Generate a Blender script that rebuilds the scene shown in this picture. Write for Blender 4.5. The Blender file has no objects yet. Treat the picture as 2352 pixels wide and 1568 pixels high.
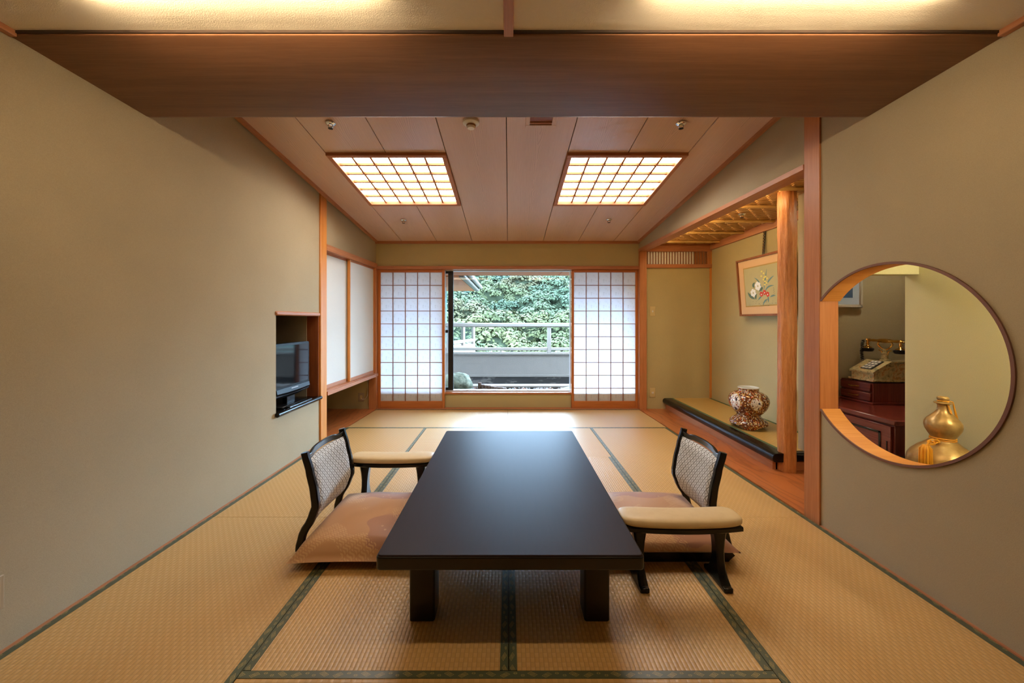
import bpy, math, random
from mathutils import Vector
random.seed(7)
R = math.radians
sc = bpy.context.scene

# ------------------------------------------------------------------ camera, world, exposure
EYE = 1.19
cam_d = bpy.data.cameras.new('camera')
cam = bpy.data.objects.new('camera', cam_d)
sc.collection.objects.link(cam)
cam.location = (0, 0, EYE)
cam.rotation_euler = (R(90), 0, 0)
cam_d.sensor_width = 36.0
cam_d.lens = 860 / 2352 * 36
cam_d.shift_x = 8 / 2352
cam_d.shift_y = -49 / 2352
cam_d.clip_start = 0.02
cam_d.clip_end = 1000
sc.camera = cam

SKY = 34.0            # overcast sky
CEIL_LAMP = 9.5      # paper ceiling lamps
COVE_LAMP = 44.0      # tube lamps on the front ceiling
ALCOVE_LAMP = 38.0
TOKO_LAMP = 5.0
w = bpy.data.worlds.new('overcast_sky')
sc.world = w
w.use_nodes = True
w.node_tree.nodes['Background'].inputs[0].default_value = (0.46, 0.68, 1.0, 1)
w.node_tree.nodes['Background'].inputs[1].default_value = SKY

vs = sc.view_settings
vs.view_transform = 'Standard'
vs.look = 'None'
vs.exposure = 0.44
vs.gamma = 1.0
vs.use_curve_mapping = False
sc.cycles.use_denoising = True
sc.cycles.max_bounces = 5
sc.cycles.diffuse_bounces = 4
sc.cycles.use_adaptive_sampling = True
sc.cycles.adaptive_threshold = 0.1
sc.cycles.adaptive_min_samples = 16
sc.cycles.use_light_tree = False
sc.cycles.glossy_bounces = 3
sc.cycles.transmission_bounces = 4
sc.cycles.transparent_max_bounces = 12
sc.cycles.caustics_reflective = False
sc.cycles.caustics_refractive = False
sc.cycles.sample_clamp_indirect = 6

def light_obj(name, data, loc, rot=(0, 0, 0)):
    o = bpy.data.objects.new(name, data)
    sc.collection.objects.link(o)
    o.location = loc
    o.rotation_euler = rot
    return o

# sampling portal in the window opening (guides sky light, gives none itself)
pl = bpy.data.lights.new('window_portal', 'AREA')
pl.shape = 'RECTANGLE'; pl.size = 3.45; pl.size_y = 1.66
pl.cycles.is_portal = True
light_obj('window_portal', pl, (-0.01, 5.30, 1.04), (R(-90), 0, 0))

# ------------------------------------------------------------------ helpers
def px(x, y, d):
    """photo pixel at depth d -> world point"""
    return ((x - 1168) * d / 860, d, EYE - (y - 735) * d / 860)

class MB:
    def __init__(s):
        s.v = []; s.f = []; s.mi = []
    def add(s, vs_, fs, mi=0):
        o = len(s.v)
        s.v += [tuple(p) for p in vs_]
        s.f += [tuple(i + o for i in f) for f in fs]
        s.mi += [mi] * len(fs)
        return s
    def hexa(s, c, mi=0):
        # c: bottom 4 ccw then top 4 ccw
        return s.add(c, [(3, 2, 1, 0), (4, 5, 6, 7), (0, 1, 5, 4), (1, 2, 6, 5), (2, 3, 7, 6), (3, 0, 4, 7)], mi)
    def box(s, x0, x1, y0, y1, z0, z1, b=0.0, mi=0):
        if x0 > x1: x0, x1 = x1, x0
        if y0 > y1: y0, y1 = y1, y0
        if z0 > z1: z0, z1 = z1, z0
        if b <= 0:
            return s.hexa([(x0, y0, z0), (x1, y0, z0), (x1, y1, z0), (x0, y1, z0),
                           (x0, y0, z1), (x1, y0, z1), (x1, y1, z1), (x0, y1, z1)], mi)
        b = min(b, (x1 - x0) * .49, (y1 - y0) * .49, (z1 - z0) * .49)
        vs_ = []; idx = {}
        X = (x0, x1); Y = (y0, y1); Z = (z0, z1)
        for i in (0, 1):
            for j in (0, 1):
                for k in (0, 1):
                    dx = b if i == 0 else -b; dy = b if j == 0 else -b; dz = b if k == 0 else -b
                    idx[i, j, k, 0] = len(vs_); vs_.append((X[i], Y[j] + dy, Z[k] + dz))
                    idx[i, j, k, 1] = len(vs_); vs_.append((X[i] + dx, Y[j], Z[k] + dz))
                    idx[i, j, k, 2] = len(vs_); vs_.append((X[i] + dx, Y[j] + dy, Z[k]))
        fs = []
        cx = Vector(((x0 + x1) / 2, (y0 + y1) / 2, (z0 + z1) / 2))
        def q(ids):
            p = [Vector(vs_[t]) for t in ids]
            n = (p[1] - p[0]).cross(p[2] - p[0])
            c = sum(p, Vector()) / len(p)
            fs.append(tuple(ids) if n.dot(c - cx) > 0 else tuple(reversed(ids)))
        for i in (0, 1):
            q([idx[i, 0, 0, 0], idx[i, 1, 0, 0], idx[i, 1, 1, 0], idx[i, 0, 1, 0]])
            q([idx[0, i, 0, 1], idx[1, i, 0, 1], idx[1, i, 1, 1], idx[0, i, 1, 1]])
            q([idx[0, 0, i, 2], idx[1, 0, i, 2], idx[1, 1, i, 2], idx[0, 1, i, 2]])
        for a in (0, 1):
            for c in (0, 1):
                q([idx[a, c, 0, 0], idx[a, c, 1, 0], idx[a, c, 1, 1], idx[a, c, 0, 1]])
                q([idx[a, 0, c, 0], idx[a, 1, c, 0], idx[a, 1, c, 2], idx[a, 0, c, 2]])
                q([idx[0, a, c, 1], idx[1, a, c, 1], idx[1, a, c, 2], idx[0, a, c, 2]])
        for i in (0, 1):
            for j in (0, 1):
                for k in (0, 1):
                    q([idx[i, j, k, 0], idx[i, j, k, 1], idx[i, j, k, 2]])
        return s.add(vs_, fs, mi)
    def lathe(s, prof, c=(0, 0, 0), n=32, mi=0, axis='z', cap=True, wob=None):
        vs_ = []; fs = []
        m = len(prof)
        for i, (r, z) in enumerate(prof):
            for k in range(n):
                a = 2 * math.pi * k / n
                rr = r if wob is None else r + wob(a, z)
                p = (rr * math.cos(a), rr * math.sin(a), z)
                if axis == 'x': p = (p[2], p[0], p[1])
                elif axis == 'y': p = (p[1], p[2], p[0])
                vs_.append((p[0] + c[0], p[1] + c[1], p[2] + c[2]))
        for i in range(m - 1):
            for k in range(n):
                k2 = (k + 1) % n
                fs.append((i * n + k, i * n + k2, (i + 1) * n + k2, (i + 1) * n + k))
        if cap:
            if prof[0][0] > 1e-5: fs.append(tuple(reversed(range(n))))
            if prof[-1][0] > 1e-5: fs.append(tuple((m - 1) * n + k for k in range(n)))
        return s.add(vs_, fs, mi)
    def tube(s, pts, r, n=8, closed=False, mi=0):
        pts = [Vector(p) for p in pts]
        m = len(pts)
        rs = r if isinstance(r, (list, tuple)) else [r] * m
        t0 = (pts[1] - pts[0]).normalized()
        up = Vector((0, 0, 1)) if abs(t0.z) < .9 else Vector((1, 0, 0))
        nrm = t0.cross(up).normalized()
        vs_ = []
        for i, p in enumerate(pts):
            if closed: t = (pts[(i + 1) % m] - pts[i - 1]).normalized()
            elif i == 0: t = t0
            elif i == m - 1: t = (pts[i] - pts[i - 1]).normalized()
            else: t = (pts[i + 1] - pts[i - 1]).normalized()
            nrm = (nrm - t * nrm.dot(t)).normalized()
            bn = t.cross(nrm)
            for k in range(n):
                a = 2 * math.pi * k / n
                q = p + (nrm * math.cos(a) + bn * math.sin(a)) * rs[i]
                vs_.append(tuple(q))
        fs = []
        for i in range(m if closed else m - 1):
            j = (i + 1) % m
            for k in range(n):
                k2 = (k + 1) % n
                fs.append((i * n + k, i * n + k2, j * n + k2, j * n + k))
        if not closed:
            fs.append(tuple(reversed(range(n))))
            fs.append(tuple((m - 1) * n + k for k in range(n)))
        return s.add(vs_, fs, mi)
    def sweep(s, path, w, h, side, mi=0):
        """rectangular bar along path; side = constant unit vector for the width direction; w,h may be lists"""
        path = [Vector(p) for p in path]
        side = Vector(side).normalized()
        m = len(path)
        W = w if isinstance(w, (list, tuple)) else [w] * m
        H = h if isinstance(h, (list, tuple)) else [h] * m
        vs_ = []
        ch = 0.18
        for i, p in enumerate(path):
            t = (path[min(i + 1, m - 1)] - path[max(i - 1, 0)]).normalized()
            up = t.cross(side).normalized()
            a, b = W[i] / 2, H[i] / 2
            c = min(a, b) * ch * 2
            for (u, v_) in ((-a + c, -b), (a - c, -b), (a, -b + c), (a, b - c), (a - c, b), (-a + c, b), (-a, b - c), (-a, -b + c)):
                vs_.append(tuple(p + side * u + up * v_))
        fs = []
        n = 8
        for i in range(m - 1):
            for k in range(n):
                k2 = (k + 1) % n
                fs.append((i * n + k, i * n + k2, (i + 1) * n + k2, (i + 1) * n + k))
        fs.append(tuple(reversed(range(n)))); fs.append(tuple((m - 1) * n + k for k in range(n)))
        return s.add(vs_, fs, mi)
    def extrude(s, poly, fn, t0, t1, mi=0):
        """poly: 2d outline; fn(u, v, t) -> 3d"""
        n = len(poly)
        vs_ = [fn(u, v_, t0) for u, v_ in poly] + [fn(u, v_, t1) for u, v_ in poly]
        fs = [tuple(reversed(range(n))), tuple(range(n, 2 * n))]
        for k in range(n):
            k2 = (k + 1) % n
            fs.append((k, k2, n + k2, n + k))
        return s.add(vs_, fs, mi)
    def sphere(s, c, r, nu=16, nv=10, mi=0, sq=(1, 1, 1)):
        prof = []
        vs_ = []; fs = []
        for i in range(nv + 1):
            th = math.pi * i / nv
            for k in range(nu):
                a = 2 * math.pi * k / nu
                vs_.append((c[0] + r * sq[0] * math.sin(th) * math.cos(a), c[1] + r * sq[1] * math.sin(th) * math.sin(a), c[2] - r * sq[2] * math.cos(th)))
        for i in range(nv):
            for k in range(nu):
                k2 = (k + 1) % nu
                fs.append((i * nu + k, i * nu + k2, (i + 1) * nu + k2, (i + 1) * nu + k))
        return s.add(vs_, fs, mi)
    def map(s, fn):
        s.v = [tuple(fn(*p)) for p in s.v]
        return s

import bmesh
ORG = {}
def mesh_obj(name, mb, mat, parent=None, origin=None, smooth=True, ang=38, fixn=True):
    me = bpy.data.meshes.new(name)
    po = ORG.get(parent.name, Vector()) if parent else Vector()
    if origin is None:
        origin = po if parent else Vector()
    origin = Vector(origin)
    me.from_pydata([(x - origin.x, y - origin.y, z - origin.z) for x, y, z in mb.v], [], mb.f)
    mats = mat if isinstance(mat, (list, tuple)) else [mat]
    for m in mats: me.materials.append(m)
    if len(mats) > 1:
        me.polygons.foreach_set('material_index', mb.mi)
    if fixn:
        b = bmesh.new(); b.from_mesh(me)
        bmesh.ops.recalc_face_normals(b, faces=b.faces)
        b.to_mesh(me); b.free()
    if smooth:
        me.shade_smooth()
        me.set_sharp_from_angle(angle=R(ang))
    me.update()
    o = bpy.data.objects.new(name, me)
    sc.collection.objects.link(o)
    if parent:
        o.parent = parent
        o.location = origin - po
    else:
        o.location = origin
    ORG[o.name] = origin
    return o

def tag(o, label=None, cat=None, group=None, kind=None):
    if label: o['label'] = label
    if cat: o['category'] = cat
    if group: o['group'] = group
    if kind: o['kind'] = kind
    return o

def thing(name, label, cat, loc, group=None, kind=None):
    o = bpy.data.objects.new(name, None)
    o.empty_display_size = .05
    sc.collection.objects.link(o)
    o.location = loc
    ORG[o.name] = Vector(loc)
    return tag(o, label, cat, group, kind)

def single(name, mb, mat, label, cat, group=None, kind=None, origin=None, **k):
    if origin is None:
        xs = [p[0] for p in mb.v]; ys = [p[1] for p in mb.v]; zs = [p[2] for p in mb.v]
        origin = ((min(xs) + max(xs)) / 2, (min(ys) + max(ys)) / 2, min(zs))
    return tag(mesh_obj(name, mb, mat, None, origin, **k), label, cat, group, kind)

def struct(name, mb, mat, label, cat, **k):
    return single(name, mb, mat, label, cat, kind='structure', origin=(0, 0, 0), **k)

def part(name, mb, mat, parent, label=None, origin=None, **k):
    o = mesh_obj(name, mb, mat, parent, origin, **k)
    if label: o['label'] = label
    return o

# ------------------------------------------------------------------ materials
def lin(c):
    r = []
    for v in c:
        v /= 255.0
        r.append(v / 12.92 if v <= .04045 else ((v + .055) / 1.055) ** 2.4)
    return (r[0], r[1], r[2], 1)

class V:
    """scalar socket with arithmetic"""
    def __init__(s, m, sock): s.m = m; s.s = sock
    def _op(s, op, o=None, o2=None, rev=False):
        n = s.m.nt.nodes.new('ShaderNodeMath'); n.operation = op
        a = [s, o, o2]
        if rev: a[0], a[1] = a[1], a[0]
        for i, t in enumerate(a):
            if t is None: continue
            if isinstance(t, V): s.m.nt.links.new(t.s, n.inputs[i])
            else: n.inputs[i].default_value = float(t)
        return V(s.m, n.outputs[0])
    def __add__(s, o): return s._op('ADD', o)
    __radd__ = __add__
    def __sub__(s, o): return s._op('SUBTRACT', o)
    def __rsub__(s, o): return s._op('SUBTRACT', o, rev=True)
    def __mul__(s, o): return s._op('MULTIPLY', o)
    __rmul__ = __mul__
    def __truediv__(s, o): return s._op('DIVIDE', o)
    def floor(s): return s._op('FLOOR')
    def fract(s): return s._op('FRACT')
    def abs(s): return s._op('ABSOLUTE')
    def sin(s): return s._op('SINE')
    def cos(s): return s._op('COSINE')
    def lt(s, o): return s._op('LESS_THAN', o)
    def gt(s, o): return s._op('GREATER_THAN', o)
    def max(s, o): return s._op('MAXIMUM', o)
    def min(s, o): return s._op('MINIMUM', o)
    def mod(s, o): return s._op('FLOORED_MODULO', o)
    def pow(s, o): return s._op('POWER', o)
    def sqrt(s): return s._op('SQRT')
    def atan2(s, o): return s._op('ARCTAN2', o)
    def ss(s, a, b):
        n = s.m.nt.nodes.new('ShaderNodeMapRange'); n.interpolation_type = 'SMOOTHSTEP'
        s.m.nt.links.new(s.s, n.inputs[0])
        n.inputs[1].default_value = a; n.inputs[2].default_value = b
        n.inputs[3].default_value = 0; n.inputs[4].default_value = 1
        return V(s.m, n.outputs[0])

class Mat:
    def __init__(s, name, color=(128, 128, 128), rough=.6, metal=0.0, spec=.5):
        s.mat = bpy.data.materials.new(name)
        s.mat.use_nodes = True
        s.nt = s.mat.node_tree
        s.b = s.nt.nodes['Principled BSDF']
        s.out = s.nt.nodes['Material Output']
        s.b.inputs['Base Color'].default_value = lin(color)
        s.b.inputs['Roughness'].default_value = rough
        s.b.inputs['Metallic'].default_value = metal
        s.b.inputs['Specular IOR Level'].default_value = spec
        s.mat.diffuse_color = lin(color)
        s._tc = None
    def tc(s):
        if s._tc is None:
            s._tc = s.nt.nodes.new('ShaderNodeTexCoord')
        return s._tc.outputs['Object']
    def xyz(s):
        n = s.nt.nodes.new('ShaderNodeSeparateXYZ')
        s.nt.links.new(s.tc(), n.inputs[0])
        return V(s, n.outputs[0]), V(s, n.outputs[1]), V(s, n.outputs[2])
    def vec(s, x, y, z):
        n = s.nt.nodes.new('ShaderNodeCombineXYZ')
        for i, t in enumerate((x, y, z)):
            if isinstance(t, V): s.nt.links.new(t.s, n.inputs[i])
            else: n.inputs[i].default_value = t
        return n.outputs[0]
    def noise(s, scale=5, detail=3, rough=.5, vec=None, stretch=None, dist=0):
        n = s.nt.nodes.new('ShaderNodeTexNoise')
        n.inputs['Scale'].default_value = scale
        n.inputs['Detail'].default_value = detail
        n.inputs['Roughness'].default_value = rough
        n.inputs['Distortion'].default_value = dist
        v = vec if vec is not None else s.tc()
        if stretch:
            mp = s.nt.nodes.new('ShaderNodeMapping')
            mp.inputs['Scale'].default_value = stretch
            s.nt.links.new(v, mp.inputs[0]); v = mp.outputs[0]
        s.nt.links.new(v, n.inputs['Vector'])
        return V(s, n.outputs[0])
    def voronoi(s, scale, vec=None, feature='F1', out='Distance', rnd=1.0):
        n = s.nt.nodes.new('ShaderNodeTexVoronoi')
        n.feature = feature
        n.inputs['Scale'].default_value = scale
        if 'Randomness' in n.inputs: n.inputs['Randomness'].default_value = rnd
        s.nt.links.new(vec if vec is not None else s.tc(), n.inputs['Vector'])
        return n.outputs[out]
    def rand(s):
        n = s.nt.nodes.new('ShaderNodeObjectInfo')
        return V(s, n.outputs['Random'])
    def mix(s, f, a, b):
        n = s.nt.nodes.new('ShaderNodeMix'); n.data_type = 'RGBA'
        fi, ai, bi = n.inputs[0], n.inputs[6], n.inputs[7]
        if isinstance(f, V): s.nt.links.new(f.s, fi)
        else: fi.default_value = f
        for t, i in ((a, ai), (b, bi)):
            if isinstance(t, tuple): i.default_value = lin(t)
            else: s.nt.links.new(t, i)
        return n.outputs[2]
    def ramp(s, f, stops, interp='LINEAR'):
        n = s.nt.nodes.new('ShaderNodeValToRGB')
        s.nt.links.new(f.s if isinstance(f, V) else f, n.inputs[0])
        e = n.color_ramp.elements
        n.color_ramp.interpolation = interp
        e[0].position = stops[0][0]; e[0].color = lin(stops[0][1])
        e[1].position = stops[1][0]; e[1].color = lin(stops[1][1])
        for p, c in stops[2:]:
            t = e.new(p); t.color = lin(c)
        return n.outputs[0]
    def color(s, sock):
        s.nt.links.new(sock, s.b.inputs['Base Color']); return s
    def bump(s, h, strength=.3, dist=.002):
        n = s.nt.nodes.new('ShaderNodeBump')
        n.inputs['Strength'].default_value = strength
        n.inputs['Distance'].default_value = dist
        s.nt.links.new(h.s, n.inputs['Height'])
        s.nt.links.new(n.outputs[0], s.b.inputs['Normal'])
        return s
    def rough(s, v):
        s.nt.links.new(v.s, s.b.inputs['Roughness']); return s
    def emit(s, color, strength):
        s.b.inputs['Emission Color'].default_value = lin(color)
        s.b.inputs['Emission Strength'].default_value = strength
        return s

def plain(name, c, rough=.6, metal=0, spec=.5):
    return Mat(name, c, rough, metal, spec).mat

def wood(name, c1, c2, axis='x', rough=.45, fine=120, spec=.4, amp=1.0):
    m = Mat(name, c1, rough, 0, spec)
    st = {'x': (.04, 1, 1), 'y': (1, .04, 1), 'z': (1, 1, .04)}[axis]
    a = m.noise(fine, 3, .6, stretch=st)
    b = m.noise(fine * .12, 3, .55, stretch=st, dist=.6)
    f = (a * .45 + b * .55).ss(.33, .67)
    m.color(m.mix(f, c1, c2))
    m.bump(a, .12 * amp, .0006)
    return m.mat

def wallpaper(name, c, var=.06, rough=.85):
    m = Mat(name, c, rough, 0, .25)
    a = m.noise(420, 2, .6)
    b = m.noise(2.2, 2, .5)
    c2 = tuple(int(v * .93) for v in c)
    m.color(m.mix((a * .7 + b * .3).ss(.3, .7), c2, c))
    m.bump(a, .35, .0012)
    return m.mat

M = {}
WALL_C = (178, 163, 133)
M['wall'] = wallpaper('textured_beige_wallpaper', WALL_C)
M['wall_toko'] = wallpaper('olive_gold_wallpaper', (192, 174, 124))
M['wall_alcove'] = wallpaper('cream_alcove_wallpaper', (208, 202, 160))
M['cedar_x'] = wood('cedar_grain_across', (190, 126, 84), (164, 100, 62), 'x')
M['cedar_y'] = wood('cedar_grain_deep', (194, 134, 94), (170, 108, 70), 'y')
M['cedar_z'] = wood('cedar_grain_upright', (192, 126, 78), (170, 104, 58), 'z')
M['rim_brown'] = plain('dark_rim_wood', (118, 78, 62), .5)
M['hinoki_z'] = wood('hinoki_upright', (220, 150, 76), (202, 126, 54), 'z')
M['hinoki_x'] = wood('hinoki_across', (222, 156, 84), (204, 134, 62), 'x')
M['shoji_x'] = wood('shoji_wood_across', (196, 118, 58), (172, 96, 42), 'x')
M['shoji_z'] = wood('shoji_wood_upright', (196, 118, 58), (172, 96, 42), 'z')
M['soffit'] = wood('soffit_veneer', (128, 88, 60), (112, 74, 48), 'x', .45, 160)
M['muntin'] = wood('thin_lattice_wood', (150, 92, 58), (128, 76, 46), 'z')
M['lattice'] = wood('lamp_lattice_wood', (178, 116, 62), (158, 98, 48), 'x')
M['niche_wood'] = wood('niche_brown_wood', (150, 84, 46), (126, 66, 34), 'z', .4)
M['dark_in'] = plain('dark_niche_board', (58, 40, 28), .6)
M['slat'] = plain('dark_brown_slat', (150, 104, 72), .5)
M['black_lacquer'] = plain('black_lacquer', (12, 10, 9), .24, 0, .4)
M['black_plastic'] = plain('black_plastic', (12, 12, 13), .35, 0, .25)
M['black_alu'] = plain('black_aluminium', (26, 24, 24), .4, .3)
M['alu_out'] = plain('exterior_metal_paint', (112, 98, 88), .5)
M['alu'] = plain('pale_aluminium', (206, 208, 214), .35, .3)
M['chrome'] = plain('chrome', (220, 220, 220), .12, 1.0)
M['white_plastic'] = plain('white_plastic', (228, 224, 214), .4)
M['cream_plastic'] = plain('cream_plate', (204, 180, 124), .45)
M['grey_plate'] = plain('grey_plate', (170, 150, 120), .45)
M['gold_metal'] = plain('polished_gold', (226, 178, 92), .14, 1.0)

# floor board with flowing grain
m = Mat('orange_floorboard', (190, 104, 48), .3, 0, .5)
x, y, z = m.xyz()
nz = m.noise(3.0, 3, .5, stretch=(1.2, .35, 1))
ring = ((x * 9 + nz * 7).fract() - .5).abs() * 2
fine = m.noise(140, 2, .5, stretch=(1, .04, 1))
m.color(m.mix((ring.ss(.55, 1.0) * .55 + fine * .3), (190, 112, 60), (144, 78, 38)))
M['floorboard'] = m.mat

# ceiling planks: cathedral grain in each board
m = Mat('ceiling_plank_cedar', (196, 140, 104), .28, 0, .75)
x, y, z = m.xyz()
rd = m.rand()
nz = m.noise(2.2, 3, .55, vec=m.vec(x * 1.5 + rd * 31, y * .6 + rd * 17, 0.0))
u = x + (nz - .5) * .05
h = (u * u * 60).sqrt() * 1.2 + u * u * 34 + y * (.55) + rd * 9 + nz * .9
ln = ((h * 6.5).fract() - .5).abs() * 2
line = ln.ss(.86, 1.0) * (1 - u.abs().ss(.06, .15))
fine = m.noise(150, 2, .6, vec=m.vec(x, y * .03, rd * 5))
base = m.mix(fine, (224, 192, 174), (208, 172, 152))
m.color(m.mix(line * .8, base, (122, 74, 48)))
M['plank'] = m.mat

# tatami
def tatami(name, c1, c2, cg, rowaxis='y', rot=False):
    m = Mat(name, c1, .37, 0, .8)
    x, y, z = m.xyz()
    if rowaxis == 'x': x, y = y, x
    pu, pv = .0155, .0185
    gx = (x / pu); gy = (y / pv)
    chk = ((gx.floor() + gy.floor()) * .5).fract() * 2
    ex = ((gx.fract() - .5).abs() * 2)
    ey = ((gy.fract() - .5).abs() * 2)
    edge = ex.ss(.72, 1.0)
    edgey = ey.ss(.8, 1.0) * .4
    nz = m.noise(3, 2, .5); rush = m.noise(700, 1, .5, stretch=(1, .06, 1) if rowaxis == 'y' else (.06, 1, 1))
    col = m.mix((chk * .55 + rush * .45).min(1.0), c1, c2)
    col = m.mix((edge * .6).max(edgey * .8), col, cg)
    rd = m.rand()
    col = m.mix((nz * .35 + rd * .25), col, tuple(min(255, int(v * .9)) for v in c1))
    m.color(col)
    hgt = (1 - ex * ex) * .6 + (1 - ey * ey) * .5 * (1 - chk) + chk * .25
    m.bump(hgt, .7, .0018)
    return m.mat
M['tatami'] = tatami('woven_rush', (221, 178, 114), (205, 158, 90), (146, 104, 54))
M['tatami_x'] = tatami('woven_rush_across', (221, 178, 114), (205, 158, 90), (146, 104, 54), 'x')
M['tatami_toko'] = tatami('alcove_rush', (216, 176, 98), (204, 160, 80), (170, 126, 60), 'x')

# tatami border: dark green brocade with gold lozenges; u along, v across (0..w)
def heri(name, along):
    m = Mat(name, (78, 84, 62), .38, 0, .7)
    x, y, z = m.xyz()
    u, v = (x, y) if along == 'x' else (y, x)
    P = .14
    def diamond(cu, cv, a, b):
        du = ((u - cu) / P + 100.5).fract() - .5
        du = (du * P).abs()
        dv = (v - cv).abs()
        return du / a + dv / b
    gold = None
    W = .0135
    for cu, cv, a, b in ((.0, .0035, .013, .0075), (.009, -.001, .013, .0075), (.048, -.0045, .013, .0075), (.057, .0005, .013, .0075)):
        d = diamond(cu, cv, a, b)
        ring = d.lt(1.0) * d.gt(.78)
        ring = ring.max(d.lt(.5) * d.gt(.33)).max(d.lt(.14))
        gold = ring if gold is None else gold.max(ring)
    for cu, cv in ((.087, .004), (.112, -.0035)):
        d = diamond(cu, cv, .009, .005)
        cross = (((u - cu) / P + 100.5).fract() - .5).abs().gt(.008) * (v - cv).abs().gt(.0006)
        gold = gold.max(d.lt(1.0) * cross)
    thr = ((u + v * 1.5) * 900).sin() * .5 + .5
    base = m.mix(thr * .6, (74, 80, 58), (94, 98, 70))
    m.color(m.mix(gold * .75, base, (176, 156, 92)))
    return m.mat
M['heri_y'] = heri('green_brocade_border_deep', 'y')
M['heri_x'] = heri('green_brocade_border_across', 'x')
M['heri_green'] = plain('plain_green_border', (84, 104, 66), .6)

# papers
def paper(name, c, trans=.6):
    m = Mat(name, c, .9, 0, .1)
    x, y, z = m.xyz()
    n = m.noise(38, 3, .6)
    v = V(m, m.voronoi(24))
    f = (n - .5).abs() * v.lt(.3)
    col = m.mix((f * 2.5).min(1.0), c, tuple(int(k * .82) for k in c))
    d = m.nt.nodes.new('ShaderNodeBsdfDiffuse'); t = m.nt.nodes.new('ShaderNodeBsdfTranslucent')
    mx = m.nt.nodes.new('ShaderNodeMixShader')
    mx.inputs[0].default_value = trans
    m.nt.links.new(col, d.inputs[0]); m.nt.links.new(col, t.inputs[0])
    m.nt.links.new(d.outputs[0], mx.inputs[1]); m.nt.links.new(t.outputs[0], mx.inputs[2])
    m.nt.links.new(mx.outputs[0], m.out.inputs[0])
    m.nt.nodes.remove(m.b)
    return m.mat
M['shoji_paper'] = paper('shoji_paper', (232, 234, 240), .36)
M['ranma_paper'] = paper('transom_paper', (250, 248, 240), .08)
M['lamp_paper'] = Mat('lit_lamp_paper', (250, 248, 238), .8).emit((255, 249, 240), CEIL_LAMP).mat
M['tube_lit'] = Mat('lit_tube_diffuser', (255, 250, 235), .6).emit((255, 228, 186), COVE_LAMP).mat
m = Mat('front_ceiling_paper', (232, 220, 200), .8, 0, .2)
pn = m.noise(260, 2, .6); pw = m.noise(2.4, 2, .4, stretch=(.6, 6, 1))
m.bump(pn * .35 + pw * 1.6, .45, .006)
M['ceil_paper'] = m.mat

# window glass: thin pane, clear with a surface sheen
def glass(name, tint, refl=.06):
    m = Mat(name, tint, .05)
    t = m.nt.nodes.new('ShaderNodeBsdfTransparent'); g = m.nt.nodes.new('ShaderNodeBsdfGlossy')
    ge = m.nt.nodes.new('ShaderNodeNewGeometry')
    dt = m.nt.nodes.new('ShaderNodeVectorMath'); dt.operation = 'DOT_PRODUCT'
    m.nt.links.new(ge.outputs['Normal'], dt.inputs[0]); m.nt.links.new(ge.outputs['Incoming'], dt.inputs[1])
    fr = (1 - V(m, dt.outputs['Value']).abs()).pow(5) * .9 + .006
    t.inputs[0].default_value = lin(tint); g.inputs[1].default_value = .02
    mx = m.nt.nodes.new('ShaderNodeMixShader')
    m.nt.links.new(fr.s, mx.inputs[0])
    m.nt.links.new(t.outputs[0], mx.inputs[1]); m.nt.links.new(g.outputs[0], mx.inputs[2])
    m.nt.links.new(mx.outputs[0], m.out.inputs[0])
    m.nt.nodes.remove(m.b)
    return m.mat
M['glass'] = glass('window_glass', (248, 252, 250))

# table lacquer
m = Mat('table_lacquer', (34, 24, 22), .34, 0, .13)
n = m.noise(600, 2, .6); n2 = m.noise(60, 2, .6, stretch=(1, .1, 1))
m.color(m.mix(n * .6 + n2 * .3, (26, 15, 14), (48, 30, 27)))
m.rough(n * .12 + .38)
M['table_top'] = m.mat
M['table_edge'] = plain('table_edge_lacquer', (14, 11, 10), .3)

# chair fabric: diamond lattice, u along local y, v along local z
m = Mat('diamond_lattice_fabric', (222, 214, 196), .8, 0, .2)
x, y, z = m.xyz()
a = (y / .034 + z / .044).fract(); b = (y / .034 - z / .044).fract()
la = ((a - .5).abs() * 2).gt(.83); lb = ((b - .5).abs() * 2).gt(.83)
da = ((a - .5).abs()).lt(.13) * ((b - .5).abs()).lt(.13)
m.color(m.mix(la.max(lb).max(da) * .85, (226, 225, 222), (100, 92, 80)))
m.bump(la.max(lb), .2, .001)
M['lattice_fabric'] = m.mat

# cushion brocade
m = Mat('zabuton_brocade', (186, 136, 92), .5, 0, .35)
m.b.inputs['Sheen Weight'].default_value = .25
x, y, z = m.xyz()
n1 = m.noise(4.5, 1, .4)
patch = n1.ss(.54, .56)
n2 = m.noise(5.5, 1, .4, vec=m.vec(x + 3.1, y + 7.7, z))
patch2 = n2.ss(.55, .57)
ca = (x * .75 + y) / .042; cb_ = (x * .75 - y) / .042
stp = (ca * 3 + (cb_ * 6.283).sin() * .35).fract().lt(.5)
gap = cb_.fract().gt(.12) * ca.fract().gt(.10)
basket = stp * gap * patch2
vo = V(m, m.voronoi(28))
fl = (vo.lt(.16) * vo.gt(.07)).max(vo.lt(.03)) * patch * (1 - patch2)
col = m.mix(patch * .75, (192, 142, 94), (164, 112, 88))
col = m.mix(basket * .6, col, (214, 172, 122))
col = m.mix(fl * .6, col, (216, 178, 132))
m.color(col)
m.bump(basket * .6 + fl * .5, .3, .0012)
M['zabuton'] = m.mat

m = Mat('armrest_leatherette', (226, 200, 154), .42, 0, .4)
x, y, z = m.xyz()
vo = V(m, m.voronoi(14)); nn = m.noise(30, 2, .5)
m.bump((vo * 3 + nn).fract() * vo.lt(.28), .25, .0016)
m.color(m.mix(nn, (230, 206, 160), (218, 190, 142)))
M['armrest'] = m.mat

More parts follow.
